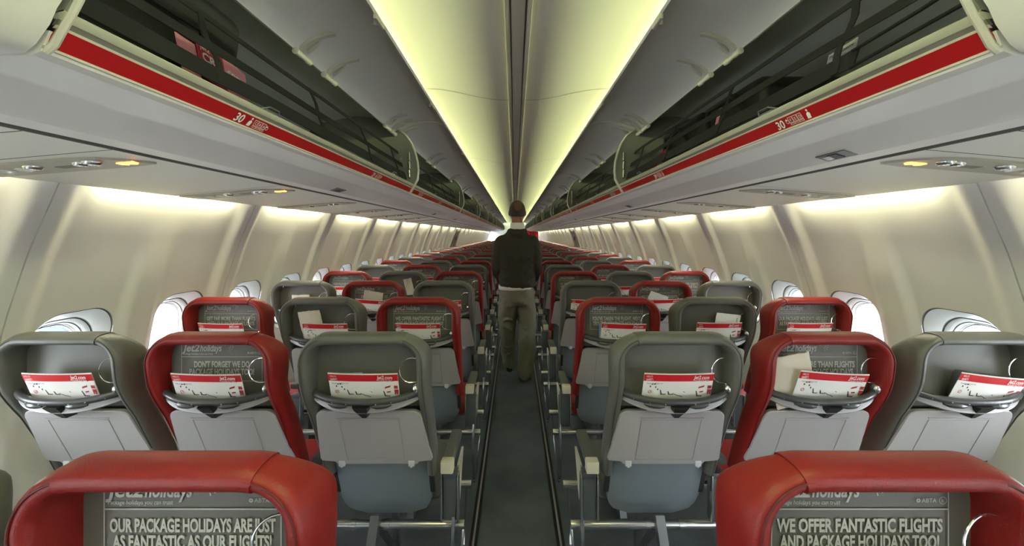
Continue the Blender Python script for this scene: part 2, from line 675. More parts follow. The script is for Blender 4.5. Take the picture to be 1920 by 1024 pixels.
def row_label(bm, side, y, num):
    m = strip_mtx(side, y, 0.5)
    d = 1 if side < 0 else 1
    if side < 0:
        add_text(bm, str(num), m @ Matrix.Translation((-0.038, -0.0105, 0)), 0.0305, bold=0.02, shear=0.15)
        px, sx = 0.016, 0.031
        letters = 'CBA'
    else:
        add_text(bm, str(num), m @ Matrix.Translation((-0.064, -0.0105, 0)), 0.0305, bold=0.02, shear=0.15)
        px, sx = 0.050, -0.014
        letters = 'FED'
    # little person
    disc(bm, m, px + 0.003, 0.0098, 0.0030, n=12)
    poly2(bm, m, [(px - 0.0065, -0.0108), (px + 0.005, -0.0108), (px + 0.0078, 0.0012), (px + 0.003, 0.0060), (px - 0.0038, 0.0012)])
    # row of three seats with letters
    for q in range(3):
        x0 = sx + 0.0158 * q
        frame_lines(bm, m, x0, -0.005, x0 + 0.0148, 0.0108, 0.0012)
        add_text(bm, letters[q], m @ Matrix.Translation((x0 + 0.0044, -0.0014, 0)), 0.0110, bold=.01)
        frame_lines(bm, m, x0, -0.0108, x0 + 0.0148, -0.0062, 0.001)
    wx = sx + 0.0500 if side < 0 else sx - 0.0075
    disc(bm, m, wx + 0.0025, 0.0012, 0.0056, 0.0044, n=14)
    disc(bm, m, wx + 0.0012, 0.0052, 0.0030, n=12)

def build_bin(side, i, y0, y1):
    L = y1 - y0
    ga = 0.004
    sname = 'left' if side < 0 else 'right'
    root = empty('overhead_bin', (side * 0.9, y0, H + 0.2))
    off = -Vector(root.location)
    def mk(name, bm, m, parent=None, **kw):
        bmesh.ops.translate(bm, vec=off, verts=bm.verts)
        return obj(name, bm, m, parent or root, **kw)
    near = i < 4
    a, b = y0 + ga, y1 - ga
    # underside body
    bm = bmesh.new()
    body = [(.669, .2625), (.672, .256), (.684, .2505), (.71, .2495), (.795, .2505), (.803, .2497), (.809, .2482),
            (.893, .2165), (.91, .2120), (.970, .2100), (.978, .215), (.97, .30), (.66, .285)]
    extrude_xz(bm, [(x, H + z) for x, z in body], a, b, side=side)
    mk('bin_body', bm, 'bin_plastic', angle=9)
    # red strip
    bm = bmesh.new()
    extrude_xz(bm, [(.668, H + .263), (.650, H + .289), (.656, H + .289), (.674, H + .263)], a + 0.004, b - 0.004, side=side)
    st = mk('label_strip', bm, 'strip_red', smooth=False)
    bm = bmesh.new()
    extrude_xz(bm, [(.6665, H + .2605), (.6655, H + .2640), (.669, H + .2645), (.671, H + .2605)], a, b, side=side)
    extrude_xz(bm, [(.6505, H + .2885), (.6480, H + .2925), (.651, H + .2935), (.6555, H + .2885)], a, b, side=side)
    mk('edge_trim', bm, 'cream', smooth=False)
    bm = bmesh.new()
    extrude_xz(bm, [(.650, H + .2925), (.6452, H + .3005), (.651, H + .3005), (.656, H + .2925)], a, b, side=side)
    mk('lip_recess', bm, 'lip_grey', smooth=False)
    bm = bmesh.new()
    extrude_xz(bm, [(.6445, H + .3000), (.6395, H + .3045), (.6365, H + .3105), (.640, H + .314), (.648, H + .312), (.660, H + .302)], a, b, side=side)
    mk('lip', bm, 'lip_cream')
    # row numbers on the strip
    nums = LABELS[i] if i < len(LABELS) else []
    for yy, n in nums:
        bm = bmesh.new()
        row_label(bm, side, yy, n)
        mk('row_number', bm, 'paper_white', st, smooth=False, recalc=False)
    # lined compartment
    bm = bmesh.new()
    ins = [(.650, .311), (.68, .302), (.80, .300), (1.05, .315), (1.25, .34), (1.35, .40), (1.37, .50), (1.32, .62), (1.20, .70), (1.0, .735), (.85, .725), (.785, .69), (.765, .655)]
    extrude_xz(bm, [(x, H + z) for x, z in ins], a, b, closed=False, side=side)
    mk('compartment', bm, 'bin_dark')
    # dividers at both ends
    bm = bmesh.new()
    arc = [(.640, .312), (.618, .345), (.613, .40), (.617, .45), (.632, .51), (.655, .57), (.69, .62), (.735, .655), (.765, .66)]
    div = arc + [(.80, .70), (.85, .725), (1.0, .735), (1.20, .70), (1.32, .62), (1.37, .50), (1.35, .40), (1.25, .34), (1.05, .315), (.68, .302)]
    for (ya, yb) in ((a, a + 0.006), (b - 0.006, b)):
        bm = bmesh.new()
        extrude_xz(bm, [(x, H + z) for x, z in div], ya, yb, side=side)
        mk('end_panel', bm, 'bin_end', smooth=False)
    arc2 = [(.672, .258), (.660, .268), (.648, .290), (.637, .308)] + arc[1:]
    for ye in (b - 0.0065, a + 0.0065):
        bm = bmesh.new()
        tube(bm, [(side * x, ye, H + z) for x, z in arc2], 0.0055, 8)
        mk('end_trim', bm, 'bracket_white')
    # raised door
    bm = bmesh.new()
    low = [(.757, .629), (.750, .652), (.72, .676), (.66, .699), (.583, .709), (.50, .702), (.450, .684), (.437, .672)]
    up = [(.432, .680), (.448, .697), (.50, .717), (.583, .724), (.66, .714), (.73, .692), (.765, .66), (.768, .632)]
    extrude_xz(bm, [(x, H + z) for x, z in low + up], a + 0.006, b - 0.006, side=side)
    door = mk('bin_door', bm, 'bin_door')
    if i < 7:
        bm = bmesh.new()
        tube(bm, [(side * x, b - 0.0065, H + z - 0.002) for x, z in low[1:]], 0.0055, 8)
        mk('door_trim', bm, 'bracket_white', door)
        for yy in ((y0 + L * 0.36, y0 + L * 0.78)):
            bm = bmesh.new()
            box(bm, (side * 0.437, yy, H + 0.668), (0.012, 0.075, 0.018), 0.004)
            box(bm, (side * 0.446, yy + 0.02, H + 0.672), (0.025, 0.02, 0.016), 0.003)
            mk('door_latch', bm, 'bracket_white', door)
    # hinge brackets
    if i < 7:
        hs = {0: [1.455, 1.665, 2.42, 2.535]}.get(i, [y0 + 0.10, y0 + L * 0.42, y0 + L * 0.52, y1 - 0.10])
        for yy in hs:
            bm = bmesh.new()
            lathe(bm, [(0.004, -0.052), (0.0115, -0.05), (0.0115, -0.018), (0.009, -0.014), (0.009, 0.02), (0.0115, 0.024), (0.0115, 0.05), (0.004, 0.052)],
                  (side * 0.752, yy, H + 0.622), axis=(0, 1, 0), n=12)
            pts = [(.749, .618), (.742, .638), (.722, .660), (.690, .676), (.655, .686), (.630, .690), (.630, .697), (.655, .699), (.70, .692), (.737, .672), (.755, .648), (.761, .625)]
            extrude_xz(bm, [(x, H + z) for x, z in pts], yy - 0.024, yy - 0.006, side=side)
            pts2 = [(.742, .638), (.722, .650), (.700, .672), (.692, .690), (.70, .694), (.716, .676), (.740, .656)]
            extrude_xz(bm, [(x, H + z) for x, z in pts2], yy + 0.004, yy + 0.018, side=side)
            mk('hinge', bm, 'bracket_white')
    # cargo straps across the opening
    if i < 6:
        bm = bmesh.new()
        def strap(bm, x, z, w, ya, yb, wob=0.004, tilt=(0.30, 0.95)):
            n = 14
            ra, rb = [], []
            for q in range(n + 1):
                y = ya + (yb - ya) * q / n
                dz = wob * math.sin(q * 1.3 + x * 40)
                ra.append((side * (x + dz - tilt[0] * w / 2), y, H + z + dz - tilt[1] * w / 2))
                rb.append((side * (x + dz + tilt[0] * w / 2), y, H + z + dz + tilt[1] * w / 2))
            t = Vector((side * 0.003, 0, 0))
            rings = [[Vector(p), Vector(q), Vector(q) + t, Vector(p) + t] for p, q in zip(ra, rb)]
            loft(bm, rings)
        st_a = a + 0.01 if side < 0 or i else 0.85
        strap(bm, .706, .430, .026, a + 0.01, b - 0.01)
        strap(bm, .736, .512, .018, a + 0.01, b - 0.01)
        ny = max(2, int(L / 0.5))
        vy = [.955, 1.48, 1.96, 2.42] if i == 0 and side < 0 else ([.905, 1.42, 1.93, 2.40] if i == 0 else [y0 + L * (q + 0.5) / ny for q in range(ny)])
        for y in vy:
            rings = []
            for q in range(9):
                t = q / 8
                x = .676 + (.736 - .676) * t
                z = .345 + (.512 - .345) * t
                yy = y + 0.008 * math.sin(t * 9 + y * 5)
                wv = 0.010
                rings.append([(side * x, yy - wv, H + z), (side * x, yy + wv, H + z), (side * (x + 0.003), yy + wv, H + z), (side * (x + 0.003), yy - wv, H + z)])
            loft(bm, rings)
        mk('cargo_net', bm, 'webbing')
        bm = bmesh.new()
        strap(bm, .684, .362, .044, st_a, b - 0.01, 0.003)
        if not (side < 0 or i):
            tube(bm, [(side * .688, .86, H + .380), (side * .69, .72, H + .388), (side * .69, a + .01, H + .40)], 0.004, 6)
            tube(bm, [(side * .682, .86, H + .345), (side * .683, .72, H + .353), (side * .684, a + .01, H + .36)], 0.004, 6)
        mk('lower_strap', bm, 'webbing_dark')
        # gas strut on the far divider
        bm = bmesh.new()
        for (z0, z1, r) in ((.355, .40, .0065), (.408, .452, .0065), (.462, .505, .0055)):
            tube(bm, [(side * .662, b - 0.02, H + z0), (side * .664, b - 0.02, H + z1)], r, 10)
        for z0 in (.35, .404, .457, .51):
            tube(bm, [(side * .662, b - 0.02, H + z0), (side * .662, b - 0.004, H + z0)], 0.004, 6)
        mk('gas_strut', bm, 'silver')
        # catch on the lip
        for yy in ((1.075, 2.17) if i == 0 else (y0 + L * .3, y0 + L * .75)):
            bm = bmesh.new()
            tube(bm, [(side * .641, yy - .045, H + .312), (side * .636, yy - .012, H + .326), (side * .636, yy + .03, H + .326), (side * .641, yy + .034, H + .312)], 0.0022, 6)
            box(bm, (side * .652, yy + .012, H + .315), (0.016, 0.05, 0.012), 0.002)
            mk('catch', bm, 'steel')
    # small grille under the bin
    gy = {(-1, 0): 2.06, (1, 0): 1.16, (1, 1): 3.25, (-1, 1): 4.5}.get((side, i), y0 + L * 0.5)
    if i < 6:
        cx, cz = .885, .2215
        nrm = Vector((-side * 0.283, 0, -0.959)).normalized()
        ta = Vector((side * 0.959, 0, -0.283)).normalized()
        def fm(bm, w, l, t, lift):
            c = Vector((side * cx, gy, H + cz)) + nrm * lift
            rot = Matrix((ta, Vector((0, 1, 0)), nrm)).transposed()
            box(bm, c, (w, l, t), 0, rot=rot.to_4x4())
        bm = bmesh.new()
        fm(bm, .040, .105, .004, .001)
        gr = mk('grille', bm, 'steel', smooth=False)
        bm = bmesh.new()
        fm(bm, .028, .034, .003, .003)
        mk('grille_slots', bm, 'black_plastic', gr, smooth=False)
        bm = bmesh.new()
        c = Vector((0, 0.032, 0))
        gy2 = gy
        gy = gy2 + 0.026
        fm(bm, .022, .030, .003, .003)
        gy = gy2
        mk('grille_lamp', bm, 'silver', gr, smooth=False)
    first = ORD[i] if i < len(ORD) else ''
    tag(root, 'open %s overhead luggage bin with red number strip, %s from the viewer' % (sname, first), 'luggage bin', 'overhead bins along the cabin')
    return root

LABELS = [
    [(1.0, 30), (1.93, 29)],
    [(2.84, 28), (3.58, 27), (4.52, 26)],
    [(5.3, 25), (6.1, 24), (6.9, 23)],
    [(7.6, 22), (8.4, 21)],
    [(10.0, 20), (11.0, 19)],
]
for side in (-1, 1):
    for i in range(len(JOINTS) - 1):
        build_bin(side, i, JOINTS[i], JOINTS[i + 1])

# closed fairing behind the nearest bins
for side in (-1, 1):
    bm = bmesh.new()
    pr = [(.669, .2625), (.684, .2505), (.71, .2485), (.80, .2475), (.835, .237), (.93, .209), (.973, .2065), (.978, .215), (1.35, .40), (1.30, .62), (.85, .725), (.735, .655), (.655, .57), (.617, .45), (.613, .40), (.618, .345), (.640, .312), (.650, .289)]
    r1 = [(side * x, 0.572, H + z) for x, z in pr]
    r2 = [(side * x, 0.50, H + z) for x, z in pr]
    cxx, czz = 1.0, .45
    r3 = [(side * (x * 0.97 + 0.02), REND + .01, H + z) for x, z in pr]
    loft(bm, [r1, r2, r3])
    o = obj('bin_end_fairing', bm, 'bin_plastic')
    tag(o, 'pale closed fairing at the rear end of the %s overhead bins' % ('left' if side < 0 else 'right'), 'fairing', 'bin end fairings')

# ------------------------------------------------------------------ things inside the bins
def bag(name, side, y0, y1, x0, x1, z0, z1, label):
    root = empty(name, (side * (x0 + x1) / 2, (y0 + y1) / 2, H + z0))
    bm = bmesh.new()
    box(bm, (0, 0, (z1 - z0) / 2), (x1 - x0, y1 - y0, z1 - z0), 0.05, seg=4)
    bmesh.ops.subdivide_edges(bm, edges=bm.edges, cuts=2, use_grid_fill=True)
    for v in bm.verts:
        n = noise.noise(v.co * 9)
        v.co += Vector((n * .012, n * .01, n * .008 if v.co.z > 0.02 else 0))
    obj('bag_body', bm, 'bag_black', root)
    bm = bmesh.new()
    xx = -side * (x1 - x0) / 2
    tube(bm, [(xx * 1.0, -.14, .10), (xx * 1.12, -.09, .17), (xx * 1.12, .09, .17), (xx * 1.0, .14, .10)], 0.009, 8)
    obj('handle', bm, 'webbing', root)
    tag(root, label, 'bag', 'dark bags in the open bins')
    return root
bg1 = bag('soft_bag', -1, 0.62, 1.20, .785, 1.18, .322, .60, 'black soft bag with pink tags in the nearest left bin')
bg2 = bag('soft_bag', 1, 1.36, 1.78, .785, 1.18, .322, .53, 'black soft bag with thin red tab in the nearest right bin')
bg3 = bag('soft_bag', 1, 1.80, 2.28, .785, 1.18, .322, .54, 'dark bag with red labels at the far end of the nearest right bin')

def side_mtx(side, x, y, z, roll=0.0):
    """vertical plane seen from the aisle"""
    xa = Vector((0, -side, 0))
    up = Vector((side * 0.25, 0, 0.968))
    nn = xa.cross(up)
    m = Matrix(((xa.x, up.x, nn.x, side * x), (xa.y, up.y, nn.y, y), (xa.z, up.z, nn.z, H + z), (0, 0, 0, 1)))
    return m @ Matrix.Rotation(roll, 4, 'Z')

def plate(bm, m, w, h, t=0.002):
    for p in [[(-w / 2, -h / 2), (w / 2, -h / 2), (w / 2, h / 2), (-w / 2, h / 2)]]:
        prism(bm, [m @ Vector((x, y, 0)) for x, y in p], m.to_3x3() @ Vector((0, 0, -t)))

def loc_obj(name, bm, material, parent, **kw):
    top = parent.parent or parent
    bmesh.ops.translate(bm, vec=-Vector(top.location), verts=bm.verts)
    return obj(name, bm, material, parent, **kw)

m = side_mtx(-1, .742, 1.005, .415, math.radians(-6))
bm = bmesh.new(); plate(bm, m, .085, .11)
t1 = loc_obj('luggage_tag', bm, 'tag_red', bg1, smooth=False); t1['label'] = 'dark pink tag with white letters'
bm = bmesh.new()
add_text(bm, 'CR', m @ Matrix.Translation((-.032, -.009, .0012)), .032, bold=.03)
add_text(bm, 'jet2', m @ Matrix.Translation((-.034, .020, .0012)), .020, bold=.01)
loc_obj('tag_lettering', bm, 'paper_white', t1, smooth=False, recalc=False)
m = side_mtx(-1, .742, .935, .395, math.radians(-4))
bm = bmesh.new(); plate(bm, m, .055, .10)
t3 = loc_obj('luggage_tag', bm, 'tag_pink', bg1, smooth=False)
m = side_mtx(-1, .738, 1.085, .398, math.radians(-12))
bm = bmesh.new(); plate(bm, m, .085, .10)
t2 = loc_obj('luggage_tag', bm, 'tag_pink', bg1, smooth=False); t2['label'] = 'pale pink paper tag'
bm = bmesh.new()
add_text(bm, '.com', m @ Matrix.Translation((-.036, .004, .0012)), .030, bold=.03)
loc_obj('tag_lettering', bm, 'paper_white', t2, smooth=False, recalc=False)
bm = bmesh.new(); plate(bm, side_mtx(1, .748, 1.56, .425, .1), .022, .10)
loc_obj('tab', bm, 'tag_pink', bg2, smooth=False)
bm = bmesh.new()
plate(bm, side_mtx(1, .735, 2.10, .405, .1), .11, .035)
plate(bm, side_mtx(1, .70, 2.14, .338, .1), .10, .035)
loc_obj('red_label', bm, 'tag_red', bg3, smooth=False)
# notice on the right-hand net
m = side_mtx(1, .752, .975, .415, math.radians(4))
root = empty('notice_label', (.752, .975, H + .415))
bm = bmesh.new(); plate(bm, m, .085, .055)
loc_obj('label_sheet', bm, 'white_grey', root, smooth=False)
bm = bmesh.new()
for q, s in enumerate(('Please Ensure', 'Locker Clear', 'NO BAGS')):
    add_text(bm, s, m @ Matrix.Translation((-.036, .012 - .016 * q, .001)), .013, bold=.01)
loc_obj('label_lettering', bm, 'ink_dark', root, smooth=False, recalc=False)
tag(root, 'small pale notice behind the straps of the nearest right bin', 'label')

# ------------------------------------------------------------------ passenger service units under the bins
def psu_z(x):
    return .212 - .0878 * (x - .985)
PSU_N = 32
def psu_plate(bm, side, x0, x1, y0, y1, t, lift):
    pr = [(x0, psu_z(x0) - lift), (x1, psu_z(x1) - lift), (x1, psu_z(x1) - lift + t), (x0, psu_z(x0) - lift + t)]
    extrude_xz(bm, [(x, H + z) for x, z in pr], y0, y1, side=side)

def psu_unit(side, detail):
    """built at y = 0 .. 0.75"""
    root = empty('passenger_service_unit', (0, 0, 0))
    bm = bmesh.new()
    psu_plate(bm, side, .995, 1.487, 0.003, 0.747, .012, 0)
    obj('cover_panel', bm, 'psu_plastic', root, smooth=False)
    bm = bmesh.new()
    # long service strip with a pointed inner end
    pts = [(1.035, .16), (1.06, .10), (1.10, .05), (1.16, .03), (1.47, .03), (1.47, .155), (1.20, .165), (1.10, .17)]
    lo = [Vector((side * x, y, H + psu_z(x) - .006)) for x, y in pts]
    hi = [Vector((side * x, y, H + psu_z(x) + .002)) for x, y in pts]
    loft(bm, [lo, hi])
    st = obj('service_strip', bm, 'psu_strip', root, smooth=False)
    if detail:
        dn = Vector((0, 0, -1))
        bm = bmesh.new()
        for x, y, r in ((1.135, .075, .021), (1.165, .075, .017), (1.285, .07, .02)):
            c = (side * x, y, H + psu_z(x) - .005)
            lathe(bm, [(r, 0), (r, .004), (r * .8, .009), (r * .55, .009), (r * .5, .004), (r * .2, .006)], c, dn, 16)
        obj('air_nozzle', bm, 'silver', st)
        bm = bmesh.new()
        for x in (1.33, 1.38, 1.43):
            c = (side * x, .09, H + psu_z(x) - .005)
            lathe(bm, [(.02, 0), (.02, .004), (.015, .006), (.012, .003)], c, dn, 16)
        obj('reading_light', bm, 'lens_clear', st)
        bm = bmesh.new()
        extr = [(1.19, .09), (1.25, .09), (1.25, .115), (1.19, .115)]
        loft(bm, [[(side * x, y, H + psu_z(x) - .0075) for x, y in extr], [(side * x, y, H + psu_z(x) - .004) for x, y in extr]])
        obj('call_button', bm, 'lip_grey', st, smooth=False)
        bm = bmesh.new()
        sg = (1.055, 1.10) if side < 0 else (1.07, 1.115)
        for q in range(2):
            xa = sg[0] + .024 * q
            ex = [(xa, .105), (xa + .020, .105), (xa + .022, .125), (xa + .011, .135), (xa, .125)]
            loft(bm, [[(side * x, y, H + psu_z(x) - .0085) for x, y in ex], [(side * x, y, H + psu_z(x) - .005) for x, y in ex]])
        obj('belt_sign', bm, 'sign_amber', st, smooth=False)
    return root
def unlit(o):
    for ch in list(o.children):
        unlit(ch)
        if ch.name.startswith('belt_sign'):
            ch.data = ch.data.copy()
            ch.data.materials[0] = M('psu_strip')
for side in (-1, 1):
    pd, pf = psu_unit(side, True), None
    sname = 'left' if side < 0 else 'right'
    for k in range(-1, PSU_N):
        if k < 6:
            o = copy_tree(pd)
        else:
            if pf is None:
                pf = psu_unit(side, False)
                o = pf
            else:
                o = copy_tree(pf)
        o.location = (0, 1.03 + .75 * k, 0) if k >= 0 else (0, .092, 0)
        if k < 6 and not (k == 0 or (k == 1 and side < 0)):
            unlit(o)
        w = 'beside the viewer' if k < 0 else '%s ahead of the viewer' % (['first'] + ORD[1:] + ['thirty-first', 'thirty-second'])[k]
        tag(o, '%s service panel with lights and air nozzles, %s' % (sname, w), 'service panel', 'passenger service panels under the bins')
    def wipe0(t):
        for ch in list(t.children):
            wipe0(ch)
        bpy.data.objects.remove(t)
    wipe0(pd)
    bm = bmesh.new()
    psu_plate(bm, side, .995, 1.487, .8445, 1.027, .012, 0)
    o = obj('filler_panel', bm, 'psu_plastic', smooth=False)
    tag(o, 'short plain filler panel between the two nearest %s service panels' % sname, 'ceiling panel', 'plain filler panels')
    # dark closure above the joints
    bm = bmesh.new()
    extrude_xz(bm, [(x, H + psu_z(x) + .02) for x in (.95, 1.2, 1.47)], REND, FEND, closed=False, side=side)
    tr = struct(obj('trim_%d' % (8 if side < 0 else 9), bm, 'groove_dark'))
    bm = bmesh.new()
    extrude_xz(bm, [(x, H + z) for x, z in ((.9785, .2135), (.9880, .2075), (.9945, .2072), (.9945, .220), (.9785, .220))], REND, FEND - .6, side=side)
    obj('groove_shade_strip', bm, 'groove_mid', tr, smooth=False)  # added dark strip, its colour standing in for shade inside the groove
    for q in range(-1, PSU_N + 1):
        yj = 1.03 + .75 * q
        for y in ((yj,) if q else (yj, .8415)):
            bm = bmesh.new()
            psu_plate(bm, side, .995, 1.487, y - .0028, y + .0028, .010, -.0004)
            obj('gap_shade_strip', bm, 'groove_dark', tr, smooth=False)  # dark filler flush with the panels paints the shade of the open gap

# ------------------------------------------------------------------ lamps
def area(name, loc, sx, sy, power, col, rot):
    l = bpy.data.lights.new(name, 'AREA')
    l.shape = 'RECTANGLE'
    l.size = sx
    l.size_y = sy
    l.energy = power
    l.color = col
    o = bpy.data.objects.new(name, l)
    o.location = loc
    o.rotation_euler = rot
    COL.objects.link(o)
    return o
COVE = (0.88, 1.0, 0.50)
WASH = (1.0, 0.94, 0.52)
for side in (-1, 1):
    for k in range(9):
        y = REND + .05 + 3.0 * k + 1.5
        # cove tubes above the raised bin doors, throwing light up and towards the middle
        area('cove_lamp', (side * .685, y, H + .740), .03, 2.95, 8.5, COVE, (0, math.radians(side * 115), 0))
    for k in range(-1, 24):
        yc = J0 + 2 * BAY * (k + .5)
        # tubes at the head of each side wall panel
        area('wall_wash_lamp', (side * 1.4985, yc, H + .195), .014, .74, .85, WASH, (0, math.radians(-side * 14), 0))

# ------------------------------------------------------------------ seats
YB = [(1.30, 0.0), (1.05, 0.0), (.98, .012), (.92, .042), (.86, .078), (.70, .152), (.55, .208), (.39, .266), (.30, .30)]
def yb(z):
    for (z0, y0), (z1, y1) in zip(YB[:-1], YB[1:]):
        if z1 <= z <= z0:
            return y0 + (y1 - y0) * (z0 - z) / (z0 - z1)
    return YB[-1][1]
def yp(z):
    return max(.075, yb(z) + .03)      # panel surface, recessed behind the padded frame
def plane_mtx(x, y, z, slope):
    up = Vector((0, -slope, 1)).normalized()
    nn = Vector((1, 0, 0)).cross(up)
    return Matrix(((1, up.x, nn.x, x), (0, up.y, nn.y, y), (0, up.z, nn.z, z), (0, 0, 0, 1)))

ZTOP, ZIN = 1.151, 1.118
def u_path(zb=.60):
    """pairs of (inner, outer) outline points of the padded frame, right leg first"""
    pts = []
    Ro, xo, Ri, xi = .100, .2095, .052, .167
    for i in range(15):
        t = i / 14.0
        pts.append(((xi, zb + (ZIN - Ri - zb) * t), (xo - .006 * (1 - t), zb + (ZTOP - Ro - zb) * t)))
    for i in range(1, 13):
        a = math.pi / 2 * i / 12
        c, d = math.cos(a), math.sin(a)
        pts.append(((xi - Ri + Ri * c, ZIN - Ri + Ri * d), (xo - Ro + Ro * c, ZTOP - Ro + Ro * d)))
    for i in range(1, 9):
        t = i / 8.0
        pts.append((((xi - Ri) * (1 - t), ZIN), ((xo - Ro) * (1 - t), ZTOP)))
    return pts + [((-a[0], a[1]), (-b[0], b[1])) for a, b in pts[-2::-1]]

def sweep(bm, pts, b, n=18, ex=2.6, caps=True, grow=0.0):
    rings = []
    for (inn, out) in pts:
        i2, o2 = Vector(inn), Vector(out)
        c = (i2 + o2) / 2
        d = o2 - i2
        aa = d.length / 2 + grow
        d.normalize()
        top = sstep(.93, 1.06, c.y)
        bb = b + .016 * top - .026 * top * max(0.0, d.y) + grow
        yc = yb(c.y) + bb - grow
        ring = []
        for k in range(n):
            an = 2 * math.pi * k / n
            ca, sa = math.cos(an), math.sin(an)
            ca = math.copysign(abs(ca) ** (2 / ex), ca)
            sa = math.copysign(abs(sa) ** (2 / ex), sa)
            ring.append((c.x + d.x * ca * aa, yc + sa * bb, c.y + d.y * ca * aa))
        rings.append(ring)
    loft(bm, rings, caps=caps)

MSG = {
    ('C', 1): ('OUR PACKAGE HOLIDAYS ARE JUST', 'AS FANTASTIC AS OUR FLIGHTS!'),
    ('D', 1): ('WE OFFER FANTASTIC FLIGHTS', 'AND PACKAGE HOLIDAYS TOO!'),
    ('B', 2): ("DON'T FORGET WE DO", 'PACKAGE HOLIDAYS TOO!'),
    ('E', 2): ('GET FAR MORE THAN FLIGHTS', 'WITH OUR PACKAGE HOLIDAYS'),
    ('A', 3): ('GET FAR MORE THAN FLIGHTS', 'WITH OUR PACKAGE HOLIDAYS'),
    ('C', 3): ('WE OFFER FANTASTIC FLIGHTS', 'AND PACKAGE HOLIDAYS TOO!'),
    ('D', 3): ("YOU'VE TAKEN THE FLIGHT, NEXT", 'TRY THE COMPLETE HOLIDAY'),
    ('F', 3): ('OUR PACKAGE HOLIDAYS ARE JUST', 'AS FANTASTIC AS OUR FLIGHTS!'),
}
MSGS = [('OUR PACKAGE HOLIDAYS ARE JUST', 'AS FANTASTIC AS OUR FLIGHTS!'), ('WE OFFER FANTASTIC FLIGHTS', 'AND PACKAGE HOLIDAYS TOO!'),
        ("DON'T FORGET WE DO", 'PACKAGE HOLIDAYS TOO!'), ('GET FAR MORE THAN FLIGHTS', 'WITH OUR PACKAGE HOLIDAYS')]
LETT = {}
def lettering(msg, dz=0.0):
    if (msg, dz) in LETT:
        return LETT[(msg, dz)]
    bm = bmesh.new()
    def at(x, z):
        return plane_mtx(x, .075 - .0022, z + dz, 0.0)
    I = at(0, 1.05)
    zz = lambda z: z - 1.05
    frame_lines(bm, I, -.135, zz(.982), .133, zz(1.116), .0017)
    quad(bm, I, -.135, zz(1.0615), .133, zz(1.0635))
    add_text(bm, 'Jet2', at(-.128, 1.081), .033, bold=.025, shear=.22)
    xs = [v.co.x for v in text_mesh('Jet2', .025, .22).vertices]
    add_text(bm, 'holidays', at(-.128 + max(xs) * .033 + .001, 1.081), .033, width=.072, bold=.022, shear=.22)
    add_text(bm, 'Package holidays you can trust', at(-.129, 1.0695), .0098, width=.098, bold=.006, shear=.15)
    for q in range(9):
        a = math.radians(-75 + 30 * q)
        c = at(.022, 1.098)
        r0, r1 = .011, .016
        d = Vector((math.cos(a), math.sin(a)))
        n = Vector((-d.y, d.x)) * .0009
        poly2(bm, c, [(d.x * r0 + n.x, d.y * r0 + n.y), (d.x * r0 - n.x, d.y * r0 - n.y), (d.x * r1 - n.x, d.y * r1 - n.y), (d.x * r1 + n.x, d.y * r1 + n.y)])
    disc(bm, at(.020, 1.098), 0, 0, .0085, .0072, 14, a0=math.radians(-80), a1=math.radians(120))
    add_text(bm, 'ABTA', at(.092, 1.0725), .009, bold=.006)
    disc(bm, at(.087, 1.0755), 0, 0, .0032, .0012, 10)
    disc(bm, at(.124, 1.0755), 0, 0, .0058, .0049, 14)
    add_text(bm, 'k', at(.1215, 1.0725), .009)
    l1, l2 = msg
    w1 = .0102 * len(l1)
    w2 = .0102 * len(l2)
    add_text(bm, l1, at(-.001, 1.0285), .0275, width=min(w1, .250), bold=.035, align='CENTER')
    add_text(bm, l2, at(-.001, 1.0035), .0275, width=min(w2, .240), bold=.035, align='CENTER')
    me = bpy.data.meshes.new('printed_lettering')
    bm.to_mesh(me)
    bm.free()
    me.materials.append(M('print_light'))
    LETT[(msg, dz)] = me
    return me

def tray_outline():
    pts = []
    def corner(cx, cz, r, a0, a1):
        for i in range(6):
            a = math.radians(a0 + (a1 - a0) * i / 5)
            pts.append((cx + r * math.cos(a), cz + r * math.sin(a)))
    corner(.146, .857, .030, 0, 90)
    corner(-.146, .857, .030, 90, 180)
    pts.append((-.196, .684))
    pts.append((-.192, .674))
    pts.append((-.148, .668))
    pts.append((-.140, .657))
    pts.append((.140, .657))
    pts.append((.148, .668))
    pts.append((.192, .674))
    pts.append((.196, .684))
    return pts

def back_pt(x, z, r):
    return Vector((x, yb(z) + r, z))
def tray_pt(x, z, r):
    return Vector((x, .070 + (.887 - z) * .43 + r, z))

